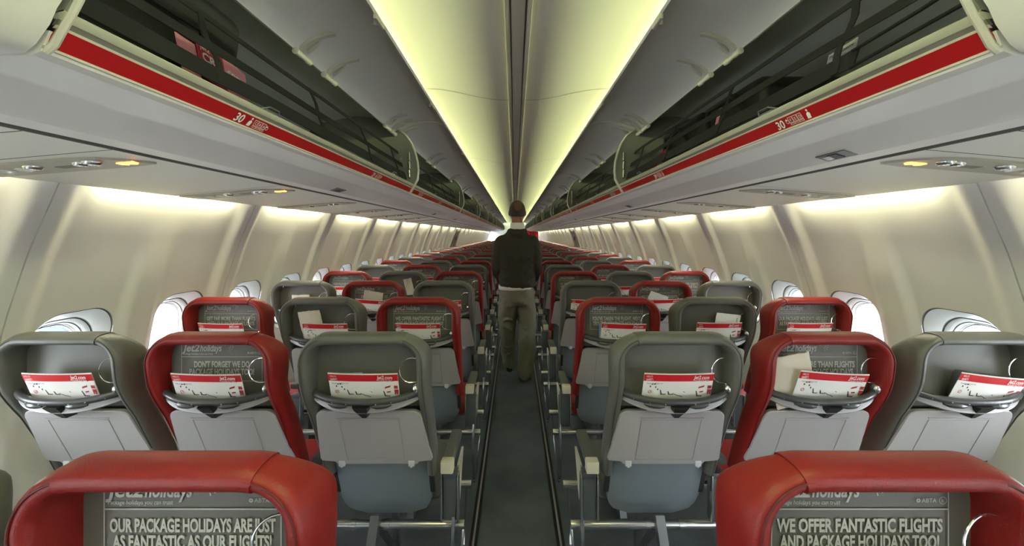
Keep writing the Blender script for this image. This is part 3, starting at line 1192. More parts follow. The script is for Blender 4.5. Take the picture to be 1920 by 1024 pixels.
def build_seat(colour, full):
    lm = colour + '_leather'
    root = empty('aircraft_seat', (0, 0, 0))
    bm = bmesh.new()
    P = u_path(.60)
    if not full:
        P = P[::2] if len(P) % 2 else P[::2] + [P[-1]]
    sweep(bm, P, .043, n=18 if full else 10)
    fr_ = obj('backrest_frame', bm, lm, root, angle=60)
    bm = bmesh.new()
    R = [(a, b) for a, b in u_path(.60) if b[1] > 1.1 and abs(b[0]) < .142]
    sweep(bm, R, .043, n=20 if full else 10, grow=.0028, ex=2.4)
    obj('headrest_roll', bm, lm, root, angle=60)
    if full:
        for sx in (-1, 1):
            bm = bmesh.new()
            pts = []
            for (inn, out) in u_path(.60):
                if sx * out[0] > .112:
                    c = (Vector(inn) + Vector(out)) / 2
                    q = c + (Vector(out) - Vector(inn)) * .10
                    pts.append((q.x, yb(c.y) - .0006, q.y))
            tube(bm, pts, .0017, 6)
            obj('piping', bm, colour + '_piping', fr_)
    # upper back panel, slightly dished
    bm = bmesh.new()
    nx, nz = (12, 10) if full else (4, 3)
    g = []
    for j in range(nz + 1):
        z = .895 + (1.128 - .895) * j / nz
        row = []
        for i in range(nx + 1):
            hw = .185 - .05 * sstep(1.065, 1.128, z)
            x = -hw + 2 * hw * i / nx
            row.append(bm.verts.new((x, yp(z), z)))
        g.append(row)
    for j in range(nz):
        for i in range(nx):
            bm.faces.new((g[j][i], g[j][i + 1], g[j + 1][i + 1], g[j + 1][i]))
    bp = obj('back_panel', bm, 'panel_grey', root, recalc=False)
    # dark cover behind the tray
    bm = bmesh.new()
    rings = []
    for z in (.50, .60, .70, .80, .90):
        rings.append([(x, yp(z) + .004 + d, z) for x, d in ((-.185, 0), (.185, 0), (.185, .012), (-.185, .012))])
    loft(bm, rings)
    obj('rear_cover', bm, 'cover_dark', root, smooth=False)
    # cushion
    bm = bmesh.new()
    rings = []
    for q in range(13):
        z = .50 + (1.085 - .50) * q / 12
        w = .172 if 0 < q < 12 else .150
        y0_, y1_ = max(yp(z) + .018, .09), max(yp(z) + .03, yb(z) + .105)
        rings.append([(-w, y0_, z), (w, y0_, z), (w, (y0_ + y1_) / 2, z), (w - .02, y1_, z), (-w + .02, y1_, z), (-w, (y0_ + y1_) / 2, z)])
    loft(bm, rings)
    obj('backrest_cushion', bm, lm, root)
    bm = bmesh.new()
    box(bm, (0, .48, .475), (.40, .36, .07), .03, seg=3)
    obj('seat_cushion', bm, lm, root)
    # tray table
    T = tray_outline()
    bm = bmesh.new()
    lo = [tray_pt(x, z, -.003) for x, z in T]
    lo2 = [tray_pt(x * .985, .772 + (z - .772) * .975, -.007) for x, z in T]
    hi = [tray_pt(x, z, .013) for x, z in T]
    loft(bm, [lo2, lo, hi])
    tr = obj('tray_table', bm, 'tray_grey', root, angle=30)
    if full:
        bm = bmesh.new()
        def seg(a, b, w=.0014):
            va, vb = tray_pt(a[0], a[1], -.0072), tray_pt(b[0], b[1], -.0072)
            tube(bm, [va, vb], w, 6)
        seg((-.100, .680), (.100, .680)); seg((-.100, .852), (.100, .852)); seg((-.100, .680), (-.100, .852)); seg((.100, .680), (.100, .852))
        seg((-.105, .860), (.105, .860), .0022)
        obj('tray_inset', bm, 'tray_line', tr)
        for sx in (-1, 1):
            bm = bmesh.new()
            box(bm, tray_pt(sx * .122, .664, -.008), (.022, .012, .020), .003)
            box(bm, tray_pt(sx * .122, .657, -.012), (.010, .010, .014), .003)
            obj('tray_hinge', bm, 'white_grey', tr)
        # latch
        bm = bmesh.new()
        pts = [(-.027, .926), (.027, .926), (.025, .912), (.008, .876), (-.008, .876), (-.025, .912)]
        yl = lambda z: .002 + (.926 - z) * .9
        loft(bm, [[Vector((x * .8, yl(z) - .012, z)) for x, z in pts], [Vector((x, yl(z), z)) for x, z in pts], [Vector((x, .085, z)) for x, z in pts]])
        obj('tray_latch', bm, 'black_plastic', tr)
        # literature bar
        bm = bmesh.new()
        path = []
        for i in range(25):
            t = -1 + 2 * i / 24.0
            x = .187 * t
            path.append(Vector((x, .012 + .055 * abs(t) ** 3, .936 + .022 * abs(t) ** 2.4)))
        tube(bm, path, .0112, 10)
        lb = obj('literature_bar', bm, 'bar_grey', root)
        bm = bmesh.new()
        rb = []
        for i, p in enumerate(path[1:-1]):
            t = abs(-1 + 2 * (i + 1) / 24.0)
            hgt = .026 - .014 * t ** 2
            rb.append([p + Vector((0, .002, -.008)), p + Vector((0, .000, -.008 - hgt)), p + Vector((0, .006, -.008 - hgt)), p + Vector((0, .008, -.008))])
        loft(bm, rb)
        tube(bm, [(r[1] + r[2]) / 2 for r in rb], .0036, 8)
        for i in (3, 6, 9, 15, 18, 21):
            ball(bm, path[i] + Vector((0, -.0095, -.004)), .0026, u=8, v=6)
        obj('bar_trim', bm, 'trim_metal', lb)
        bm = bmesh.new()
        for i in (7, 16):
            q = [path[i + d] + Vector((0, -.001, -.013)) for d in (-2, -1, 0, 1, 2)]
            tube(bm, q, [.004, .0095, .0105, .0095, .004], 8)
        obj('bar_grip', bm, 'bar_grey', lb)
        # wire cup holder
        bm = bmesh.new()
        pts = []
        cx, cz, r = .151, 1.029, .040
        for i in range(21):
            a = math.radians(5 + (262 - 5) * i / 20.0)
            pts.append(Vector((cx + r * .95 * math.cos(a), .044 - .010 * (1 - math.cos(a)) / 2, cz + r * math.sin(a))))
        pts.append(Vector((.165, .050, .988)))
        pts.append(Vector((.186, .048, .984)))
        tube(bm, pts, .0019, 8)
        tube(bm, [pts[0], Vector((.189, .056, 1.005)), Vector((.188, .05, .98))], .0019, 8)
        cup = obj('cup_ring', bm, 'chrome', root)
        bm = bmesh.new()
        ball(bm, Vector((.166, .042, .970)), .0135, .95, 1.25, 1.2, 14, 10)
        obj('knob', bm, 'silver', cup)
        # moulded lower shell
        bm = bmesh.new()
        rings = []
        for j in range(13):
            z = .395 + (.68 - .395) * j / 12
            q = min(1.0, (z - .395) / .085)
            w = .170 * (.50 + .50 * math.sqrt(max(0, 1 - (1 - q) ** 2)))
            bul = .030 * sstep(.0, .07, z - .395)
            row = []
            for i in range(17):
                t = -1 + 2 * i / 16.0
                row.append(back_pt(w * t, z, .035 - bul * (1 - abs(t) ** 3.5)))
            rings.append(row)
        loft(bm, rings, caps=False, closed_ring=False)
        back = [[p + Vector((0, .06, 0)) for p in r] for r in rings]
        loft(bm, back, caps=False, closed_ring=False)
        loft(bm, [rings[0], back[0]], caps=False, closed_ring=False)
        loft(bm, [[r[0] for r in rings], [r[0] for r in back]], caps=False, closed_ring=False)
        loft(bm, [[r[-1] for r in rings], [r[-1] for r in back]], caps=False, closed_ring=False)
        bmesh.ops.remove_doubles(bm, verts=bm.verts, dist=.0002)
        obj('lower_shell', bm, 'shell_blue', root)
    return root

PROTO = {}
for c in ('red', 'grey'):
    for full in (True, False):
        PROTO[(c, full)] = [build_seat(c, full), False]

def armrest_for(root, side, aisle):
    """armrest on the aisle side of the seat; side = +1 when that is +x"""
    x = side * .2405
    bm = bmesh.new()
    box(bm, (x, .34, .633), (.044, .23, .030), .010)
    a = obj('armrest', bm, 'arm_grey', root)
    if aisle:
        bm = bmesh.new()
        box(bm, (x, .205, .630), (.046, .040, .044), .006)
        obj('armrest_cap', bm, 'cream', a)
    if True:
        bm = bmesh.new()
        box(bm, (x + side * .004, .250, .495), (.050, .035, .17), .006)
        box(bm, (x + side * .004, .255, .575), (.052, .05, .022), .006)
        br = obj('arm_bracket', bm, 'bracket_dark', root)
        bm = bmesh.new()
        for dx in (-.026, .034):
            box(bm, (x + side * dx, .241, .495), (.006, .04, .17), .002)
        obj('bracket_edge', bm, 'silver', br)
        if not aisle:
            return a
        bm = bmesh.new()
        pts = [(.28, .59), (.42, .59), (.31, .44)]
        prism(bm, [(x + side * .024, y, z) for y, z in pts], (side * .008, 0, 0))
        obj('side_cover', bm, 'cream', br, smooth=False)
    return a
ARM = {}

def colour_of(k, s):
    """checker of red and grey covers; k = 1 for the nearest row"""
    mid = s in 'BE'
    odd = k % 2 == 1
    return 'red' if odd != mid else 'grey'

SEATS = {}
for k in range(1, NROWS + 1):
    for s in 'ABCDEF':
        if k == 1 and s in 'AEF':
            continue
        full = k <= 8
        c = colour_of(k, s)
        pr = PROTO[(c, full)]
        root = copy_tree(pr[0])
        root.location = (SEATX[s] - (.035 if (s, k) == ('B', 1) else 0), Y0 + PITCH * (k - 1), 0)
        SEATS[(s, k)] = root
        side = 1 if s in 'ABC' else -1
        if k <= 8 or s in 'CD':
            key = (side, s in 'CD')
            if key not in ARM:
                tmp = empty('tmp')
                armrest_for(tmp, side, s in 'CD')
                ARM[key] = tmp
            for ch in list(ARM[key].children):
                copy_tree(ch, root)
        if c == 'red' and full:
            msg = MSG.get((s, k), MSGS[(k * 3 + ord(s)) % 4])
            lo = bpy.data.objects.new('printed_lettering', lettering(msg, -.009 if k == 1 else 0.0))
            COL.objects.link(lo)
            pan = [ch for ch in root.children if ch.name.startswith('back_panel')][0]
            lo.parent = pan
        look = 'red leather aircraft seat with printed back' if c == 'red' else 'grey leather aircraft seat with plain back'
        tag(root, '%s, %s place, %s row from the viewer' % (look, PLACE[s], ORD[k - 1]), 'seat', 'aircraft seats in rows')
def wipe(t):
    for ch in list(t.children):
        wipe(ch)
    bpy.data.objects.remove(t)
for t in list(ARM.values()) + [p[0] for p in PROTO.values()]:
    wipe(t)

# ------------------------------------------------------------------ seat legs, one set per bench of three
def build_base(side):
    root = empty('bench_frame', (0, 0, 0))
    bm = bmesh.new()
    tube(bm, [(side * .205, .30, .35), (side * 1.66, .30, .35)], .0165, 12)
    for x in (.49, .62, 1.1):
        tube(bm, [(side * x, .30, .35), (side * (x + .02), .30, .35)], .020, 12)
    obj('rear_tube', bm, 'silver', root)
    bm = bmesh.new()
    tube(bm, [(side * .205, .56, .35), (side * 1.66, .56, .35)], .0165, 12)
    obj('front_tube', bm, 'silver', root)
    for x in (.545, 1.29):
        bm = bmesh.new()
        def bar(p, q, w, t):
            p, q = Vector(p), Vector(q)
            d = (q - p).normalized()
            n = d.cross(Vector((1, 0, 0))).normalized() * t
            e = Vector((w, 0, 0))
            loft(bm, [[p - e - n, p + e - n, p + e + n, p - e + n], [q - e - n, q + e - n, q + e + n, q - e + n]])
        bar((side * x, .30, .385), (side * x, .08, .012), .017, .016)
        bar((side * x, .56, .37), (side * x, .58, .012), .014, .014)
        bar((side * x, .10, .02), (side * x, .60, .02), .016, .018)
        bar((side * x, .30, .36), (side * x, .57, .04), .010, .010)
        obj('leg', bm, 'steel', root, smooth=False)
    bm = bmesh.new()
    x = side * .238
    tube(bm, [(x, .235, .425), (x, .225, .36), (x, .215, .25), (x, .235, .13), (x, .29, .075)], [.007, .008, .009, .008, .007], 8)
    tube(bm, [(side * .208, .30, .345), (side * .214, .265, .24), (side * .226, .27, .14), (side * .236, .29, .075), (side * .24, .56, .075), (side * .24, .60, .16), (side * .225, .56, .34)], .0045, 8)
    obj('restraint_bar', bm, 'chrome', root)
    return root
for side in (-1, 1):
    pb = build_base(side)
    for k in range(1, NROWS + 1):
        o = pb if k == 1 else copy_tree(pb)
        o.location = (0, Y0 + PITCH * (k - 1), 0)
        tag(o, 'metal legs and tubes under the %s seats of the %s row' % ('left' if side < 0 else 'right', ORD[k - 1]), 'seat frame', 'metal frames under the seat benches')

# ------------------------------------------------------------------ safety cards and paper bags in the seat pockets
def build_card(detail):
    root = empty('safety_card', (0, 0, 0))
    W, Hh = .222, .130
    I = Matrix.Identity(4)
    def pt(x, y, z=0.0):
        bow = .005 * (1 - (x / (W / 2)) ** 2)
        return Vector((x, y, z + bow * (y / Hh)))
    bm = bmesh.new()
    n = 8
    lo = [[pt(-W / 2 + W * i / n, y) for i in range(n + 1)] for y in (0, Hh / 2, Hh)]
    loft(bm, lo, caps=False, closed_ring=False)
    lo = [[pt(-W / 2 + W * i / n, y, -.0015) for i in range(n + 1)] for y in (0, Hh / 2, Hh)]
    loft(bm, lo, caps=False, closed_ring=False)
    sheet = obj('card_sheet', bm, 'paper_white', root, recalc=False)
    bm = bmesh.new()
    loft(bm, [[pt(-W / 2 + W * i / n, y, .0008) for i in range(n + 1)] for y in (Hh - .029, Hh - .004)], caps=False, closed_ring=False)
    hd = obj('card_header', bm, 'card_red', root, recalc=False)
    if detail:
        def T(x, y):
            return Matrix.Translation(pt(x, y, .0022))
        bm = bmesh.new()
        add_text(bm, 'SAFETY ON BOARD', T(-.104, Hh - .0265), .0105, width=.066, bold=.02)
        add_text(bm, 'WELCOME TO OUR', T(-.104, Hh - .0145), .0095, width=.05, bold=.0)
        add_text(bm, 'Jet2.com', T(.046, Hh - .0195), .019, width=.050, bold=.02, shear=.2)
        add_text(bm, 'Friendly low fares', T(.048, Hh - .0268), .0075, width=.046)
        obj('header_lettering', bm, 'paper_white', hd, smooth=False, recalc=False)
        bm = bmesh.new()
        I2 = T(0, 0)
        def seatshape(x, y, s=1.0):
            poly2(bm, I2, [(x, y), (x + .016 * s, y), (x + .016 * s, y + .003 * s), (x + .004 * s, y + .003 * s), (x - .001 * s, y + .019 * s), (x - .004 * s, y + .019 * s)])
        seatshape(-.052, .048)
        seatshape(-.028, .048)
        seatshape(.064, .042, 1.1)
        for x, y, l in ((-.012, .092, .016), (-.016, .076, .024), (.018, .084, .014), (-.014, .052, .024), (.014, .062, .014), (.006, .044, .016)):
            poly2(bm, I2, [(x, y), (x + l * .8, y - l * .4), (x + l * .8, y - l * .4 + .0024), (x, y + .0024)])
        for i in range(5):
            poly2(bm, I2, [(-.085 + i * .008, .087), (-.079 + i * .008, .087), (-.080 + i * .008, .091 + .002 * (i % 3)), (-.085 + i * .008, .090)])
        for x, y in ((-.090, .078), (-.073, .075), (-.030, .080), (-.044, .080), (-.066, .066)):
            poly2(bm, I2, [(x, y), (x + .005, y), (x + .004, y + .006), (x + .001, y + .006)])
        disc(bm, I2, .030, .104, .0042, .003, 12)
        disc(bm, I2, .044, .104, .0042, .003, 12)
        add_text(bm, 'Please read these instructions', T(-.100, Hh - .040), .0065, width=.07)
        obj('card_diagrams', bm, 'ink_dark', sheet, smooth=False, recalc=False)
        bm = bmesh.new()
        for i in range(3):
            disc(bm, I2, .060 + .016 * i, .104, .0046, .0034, 12)
            poly2(bm, I2, [(.057 + .016 * i, .1015), (.058 + .016 * i, .1005), (.063 + .016 * i, .1065), (.062 + .016 * i, .1075)])
        disc(bm, I2, -.088, .060, .0062, .0046, 12)
        poly2(bm, I2, [(-.092, .057), (-.091, .056), (-.084, .063), (-.085, .064)])
        poly2(bm, I2, [(.066, .072), (.084, .078), (.086, .085), (.068, .079)])
        poly2(bm, I2, [(.096, .072), (.108, .072), (.108, .084), (.096, .084)])
        poly2(bm, I2, [(.097, .050), (.101, .050), (.1025, .058), (.104, .050), (.108, .050), (.110, .069), (.096, .069)])
        poly2(bm, I2, [(.072, .056), (.084, .058), (.084, .063), (.072, .061)])
        obj('card_warnings', bm, 'ink_red', sheet, smooth=False, recalc=False)
    return root

CARD = {True: [build_card(True), False], False: [build_card(False), False]}
def put_card(s, k, dx=0.0, dz=0.0, tilt=0.0, lean=0.0):
    full = k <= 5
    c = CARD[full]
    if not c[1]:
        c[1] = True
        o = c[0]
    else:
        o = copy_tree(c[0])
    y0 = Y0 + PITCH * (k - 1)
    m = plane_mtx(dx, .058, .903 + dz, .34)
    base = Matrix.Translation((SEATX[s], y0, 0)) @ m @ Matrix.Rotation(math.radians(tilt), 4, 'Z') @ Matrix.Rotation(math.radians(lean), 4, 'X')
    o.matrix_world = base
    tag(o, 'white safety card with red header in the %s seat pocket, %s row' % (PLACE[s], ORD[k - 1]), 'safety card', 'safety cards in the seat pockets')
    return o

CARDS = {('A', 2): (-.006, .002, 0), ('B', 2): (-.016, 0, -1), ('C', 2): (0, .002, -.5), ('D', 2): (.002, .002, 0), ('E', 2): (.008, .004, -4), ('F', 2): (.035, -.006, -7),
         ('C', 1): None, ('D', 1): (.02, -.03, 0), ('A', 3): (-.02, .0, -1), ('B', 3): (.02, 0, -1), ('C', 3): (0, .0, 0), ('D', 3): (.02, .0, -2), ('E', 3): (.02, .004, 0), ('F', 3): (.0, .002, 0),
         ('B', 4): (-.01, .0, -4), ('A', 4): None, ('D', 4): (-.03, 0, -2), ('E', 4): (.03, .004, 2), ('C', 4): (0.01, -.004, 0)}
for k in range(1, 19):
    for s in 'ABCDEF':
        if k == 1 and s in 'ABEF':
            continue
        if (s, k) in CARDS:
            a = CARDS[(s, k)]
            if a is None:
                continue
        else:
            if random.random() < .12:
                continue
            a = (random.uniform(-.02, .02), random.uniform(-.006, .006), random.uniform(-3, 3))
        put_card(s, k, *a)

def paper_bag(s, k, dx, dz, w, h, tilt, seed, label, material='paper_bag', depth=.014, name='paper_bag', cat='paper bag'):
    bm = bmesh.new()
    n = 8
    g = []
    for j in range(n + 1):
        row = []
        for i in range(n + 1):
            x, y = -w / 2 + w * i / n, h * j / n
            nz = noise.noise(Vector((x * 40 + seed, y * 30, seed))) * .007 + (.003 if i % 2 else -.003) * (j / n) * (0.6 if material == 'paper_bag' else 0)
            row.append(Vector((x, y, nz)))
        g.append(row)
    loft(bm, g, caps=False, closed_ring=False)
    loft(bm, [[p + Vector((0, 0, -.004)) for p in r] for r in g], caps=False, closed_ring=False)
    o = obj(name, bm, material, recalc=False)
    o.matrix_world = Matrix.Translation((SEATX[s], Y0 + PITCH * (k - 1), 0)) @ plane_mtx(dx, .050 + depth, .903 + dz, .20) @ Matrix.Rotation(math.radians(tilt), 4, 'Z')
    tag(o, label, cat, 'paper in the seat pockets')
    return o
paper_bag('E', 2, -.075, .0, .125, .185, 14, 3.1, 'crumpled cream paper bag behind the card in the right middle seat, second row')
paper_bag('B', 3, -.045, .0, .11, .185, 6, 5.7, 'creased cream paper bag in the left middle seat pocket, third row')
paper_bag('A', 4, -.01, .0, .12, .155, 1, 1.7, 'pale paper sheet standing in the left window seat pocket, fourth row')
paper_bag('B', 4, -.02, .03, .13, .150, -10, 8.2, 'cream paper bag tilted in the left middle seat pocket, fourth row')
paper_bag('B', 5, .075, .02, .07, .17, 12, 9.4, 'small cream paper slip in the left middle seat pocket, fifth row')
paper_bag('E', 3, .055, .0, .12, .170, -6, 2.2, 'white folded sheet behind the card in the right middle seat, third row', 'paper_white')
paper_bag('E', 4, -.06, .02, .13, .150, -20, 4.2, 'white paper with slanted edge in the right middle seat pocket, fourth row', 'paper_white')
paper_bag('D', 3, -.045, .0, .10, .120, 0, 6.2, 'pale blue leaflet behind the card in the right aisle seat, third row', 'paper_blue', name='leaflet', cat='leaflet')
paper_bag('C', 2, -.052, .0, .10, .118, 3, 7.2, 'pale blue leaflet edge behind the card in the left aisle seat, second row', 'paper_blue', depth=.010, name='leaflet', cat='leaflet')
paper_bag('F', 2, .0, -.01, .15, .130, -9, 7.9, 'dark leaflet behind the tilted card in the right window seat, second row', 'steel', name='leaflet', cat='leaflet')

# ------------------------------------------------------------------ emergency exits over the wing and front end
DN = 0
for side in (-1, 1):
    DN += 1
    root = empty('door_%d' % DN, (0, 0, 0))
    struct(root)
    ya, yb_ = 10.75, 11.75
    bm = bmesh.new()
    zs = [.15 - .05 * i for i in range(22)]
    lo = [(side * (wall_x(z) - .004), H + z) for z in zs]
    hi = [(side * (wall_x(z) + .018), H + z) for z in zs]
    loft(bm, [[(x, ya, z) for x, z in lo + hi[::-1]], [(x, yb_, z) for x, z in lo + hi[::-1]]])
    obj('door_panel', bm, 'exit_grey', root)
    bm = bmesh.new()
    for y in (ya, yb_):
        tube(bm, [(x, y, z) for x, z in lo], .014, 8)
    obj('door_frame', bm, 'reveal_plastic', root)
    bm = bmesh.new()
    box(bm, (side * 1.52, 11.25, H + .09), (.03, .42, .05), .006)
    box(bm, (side * 1.60, 11.25, H - .10), (.03, .12, .10), .01)
    obj('handle', bm, 'lip_grey', root)
root = empty('door_3', (0, 0, 0))
struct(root)
bm = bmesh.new()
tube(bm, [(-wall_x(z) + .01, 25.36, H + z) for z in (.2, .1, 0, -.2, -.5, -.9, -1.4)], .025, 8)
obj('door_frame', bm, 'reveal_plastic', root)
root = empty('galley_curtain', (0, FEND - .5, 0))
bm = bmesh.new()
n = 60
r0, r1 = [], []
for i in range(n + 1):
    x = .62 + .82 * i / n
    y = .025 * math.sin(i * .9)
    r0.append((x, y, .05))
    r1.append((x, y, 1.80))
loft(bm, [r0, r1], caps=False, closed_ring=False)
loft(bm, [[(x, y + .012, z) for x, y, z in r0], [(x, y + .012, z) for x, y, z in r1]], caps=False, closed_ring=False)
obj('curtain_cloth', bm, 'curtain_red', root, recalc=False)
bm = bmesh.new()
tube(bm, [(.58, .0, 1.82), (1.46, 0, 1.82)], .012, 8)
obj('curtain_rail', bm, 'silver', root)
tag(root, 'red curtain at the far right end of the cabin', 'curtain')

# ------------------------------------------------------------------ outside
bm = bmesh.new()
box(bm, (0, 20, -3.0), (300, 300, .1))
o = obj('apron_ground', bm, 'apron', smooth=False)
struct(o)
root = empty('airport_tug', (-11.95, 11.1, -2.95))
bm = bmesh.new()
box(bm, (0, 0, 1.3), (.76, .75, 1.75), .08, seg=3)
box(bm, (.05, .55, .95), (.70, .8, .85), .10, seg=3)
box(bm, (0, 0, .55), (.80, 1.9, .3), .05)
obj('vehicle_body', bm, 'vehicle_blue', root)
bm = bmesh.new()
box(bm, (.2, .42, 1.50), (.4, .30, .30), .05)
obj('vehicle_hood', bm, 'vehicle_pale', root)
for x in (-1, 1):
    for y in (-.2, .9):
        bm = bmesh.new()
        lathe(bm, [(.1, -.12), (.36, -.12), (.36, .12), (.1, .12)], (x * .36, y, .36), (1, 0, 0), 20)
        obj('wheel', bm, 'tyre', root)
tag(root, 'blue airport vehicle outside the nearest left window', 'vehicle')

# ------------------------------------------------------------------ the person walking up the aisle
def remesh(bm, voxel, name, material, parent, smooth_it=6, fac=.5, wrinkle=0.0):
    bmesh.ops.recalc_face_normals(bm, faces=bm.faces)
    me = bpy.data.meshes.new(name)
    bm.to_mesh(me)
    bm.free()
    o = bpy.data.objects.new(name, me)
    COL.objects.link(o)
    md = o.modifiers.new('r', 'REMESH')
    md.mode = 'VOXEL'
    md.voxel_size = voxel
    if smooth_it:
        ms = o.modifiers.new('s', 'SMOOTH')
        ms.iterations = smooth_it
        ms.factor = fac
    dg = bpy.context.evaluated_depsgraph_get()
    me2 = bpy.data.meshes.new_from_object(o.evaluated_get(dg))
    bpy.data.objects.remove(o)
    bpy.data.meshes.remove(me)
    me2.name = name
    if wrinkle:
        me2.calc_loop_triangles() if hasattr(me2, 'calc_loop_triangles') else None
        nor = [v.normal.copy() for v in me2.vertices]
        for v, nn in zip(me2.vertices, nor):
            p = v.co
            a = noise.noise(Vector((p.x * 9, p.y * 9, p.z * 14 + p.x * 10)))
            b = noise.noise(Vector((p.x * 22 + 5, p.y * 22, p.z * 30)))
            r = 1 - abs(noise.noise(Vector((p.x * 7 + 3, p.y * 7, p.z * 9 - p.x * 8)))) * 2.2
            v.co = p + nn * (wrinkle * (a * .8 + b * .35 + max(0, r) * .7))
    me2.materials.clear()
    me2.materials.append(M(material))
    smooth_mesh(me2, 180)
    o = bpy.data.objects.new(name, me2)
    COL.objects.link(o)
    if parent:
        o.parent = parent
    return o

def limb(bm, pts, n=14):
    """tapering tube with round ends; pts = (x, y, z, r)"""
    P = [Vector(p[:3]) for p in pts]
    R = [p[3] for p in pts]
    tube(bm, P, R, n)
    for p, r in ((P[0], R[0]), (P[-1], R[-1])):
        ball(bm, p, r, u=14, v=10)
    for p, r in zip(P[1:-1], R[1:-1]):
        ball(bm, p, r * .99, u=14, v=10)

def ell(c, rx, ry, n=24, ex=2.3):
    out = []
    for k in range(n):
        a = 2 * math.pi * k / n
        ca, sa = math.cos(a), math.sin(a)
        out.append((c[0] + rx * math.copysign(abs(ca) ** (2 / ex), ca), c[1] + ry * math.copysign(abs(sa) ** (2 / ex), sa), c[2]))
    return out

PX, PY = .012, 4.32
person = empty('person', (PX, PY, 0))
tag(person, 'person seen from behind in dark jacket and olive trousers walking up the aisle', 'person')
# body: head, neck, torso, arms with hands, legs as one surface under the clothes
bm = bmesh.new()
ball(bm, (.004, .02, 1.705), .1, .82, 1.0, 1.13)
ball(bm, (.004, .055, 1.655), .06, .95, 1.0, 1.0)
ball(bm, (.004, .118, 1.685), .016, .8, 1.2, 1.3)            # nose
ball(bm, (.004, .10, 1.625), .03, 1, .8, .7)                 # chin
for sx in (-1, 1):
    ball(bm, (.004 + sx * .083, .012, 1.69), .03, .35, .7, 1.05)  # ears
    ball(bm, (.004 + sx * .03, .095, 1.722), .018, 1.2, .6, .5)  # brow
limb(bm, [(.004, -.005, 1.66, .056), (.004, -.015, 1.56, .058), (.003, -.01, 1.48, .07)])
loft(bm, [ell((0, 0, .90), .15, .10), ell((0, 0, 1.05), .15, .095), ell((0, -.008, 1.25), .155, .095), ell((0, -.012, 1.36), .135, .088), ell((0, -.012, 1.46), .07, .06)])
for sx in (-1, 1):
    limb(bm, [(sx * .135, -.012, 1.36, .046), (sx * .185, -.022, 1.25, .042), (sx * .198, -.026, 1.13, .036), (sx * .17, .16, .985, .029), (sx * .155, .20, .96, .024)])
limb(bm, [(-.075, 0, .90, .085), (-.080, .06, .50, .055), (-.075, .17, .10, .038)])
limb(bm, [(.075, 0, .90, .085), (.085, .03, .50, .055), (.075, -.13, .13, .038)])
# hands
for sx in (-1, 1):
    hx, hy, hz = sx * .150, .215, .95
    ball(bm, (hx, hy + .03, hz - .008), .04, .55, 1.1, .95)
    for q in range(4):
        fy, fz = hy + .062 - abs(q - 1) * .004, hz + .020 - q * .018
        L = (.036, .042, .038, .028)[q]
        limb(bm, [(hx, fy, fz, .0092), (hx - sx * .006, fy + L * .7, fz - .006, .0088), (hx - sx * .022, fy + L * .95, fz - .012, .0078)], 10)
    limb(bm, [(hx - sx * .012, hy + .015, hz + .022, .011), (hx - sx * .032, hy + .042, hz + .026, .0098), (hx - sx * .040, hy + .066, hz + .016, .0085)], 10)
body = remesh(bm, .006, 'body', 'skin', person, 3)
for sx in (-1, 1):
    bm = bmesh.new()
    ball(bm, (.004 + sx * .031, .101, 1.708), .0105)
    obj('eye', bm, 'eye_white', body)
bm = bmesh.new()
ball(bm, (.004, .108, 1.643), .022, 1, .35, .22)
obj('mouth', bm, 'tag_red', body)
# hair with a thin crown
bm = bmesh.new()
ball(bm, (.004, .012, 1.712), .1, .86, 1.04, 1.13, 40, 28)
for v in list(bm.verts):
    d = v.co - Vector((.004, .016, 1.712))
    if (d.y > .055 and d.z < .055) or d.z < -.070 + .35 * max(0, d.y + .06) or (d.y > .03 and d.z < -.01):
        bm.verts.remove(v)
o = obj('hair', bm, 'hair', body)
bm = bmesh.new()
ball(bm, (.004, .012, 1.712), .1, .868, 1.05, 1.14, 40, 28)
for v in list(bm.verts):
    d = v.co - Vector((.004, .012, 1.712))
    if Vector((d.x - .008, d.y + .085, (d.z - .050) * .8)).length > .050:
        bm.verts.remove(v)
obj('thin_crown', bm, 'crown', body)
sol = o.modifiers.new('solid', 'SOLIDIFY'); sol.thickness = .006
# shirt collar and hem
bm = bmesh.new()
loft(bm, [ell((.004, -.012, 1.50), .085, .075), ell((.004, -.014, 1.535), .075, .07), ell((.004, -.014, 1.582), .07, .066), ell((.004, -.014, 1.590), .064, .06)], caps=False)
loft(bm, [ell((.004, -.014, 1.590), .064, .06), ell((.004, -.012, 1.52), .062, .058)], caps=False)
loft(bm, [ell((-.006, -.004, 1.02), .158, .118), ell((-.012, -.006, .925), .172, .128), ell((-.012, -.006, .902), .173, .129)], caps=False)
o = obj('shirt', bm, 'shirt', person, recalc=False)
sol = o.modifiers.new('solid', 'SOLIDIFY'); sol.thickness = .004
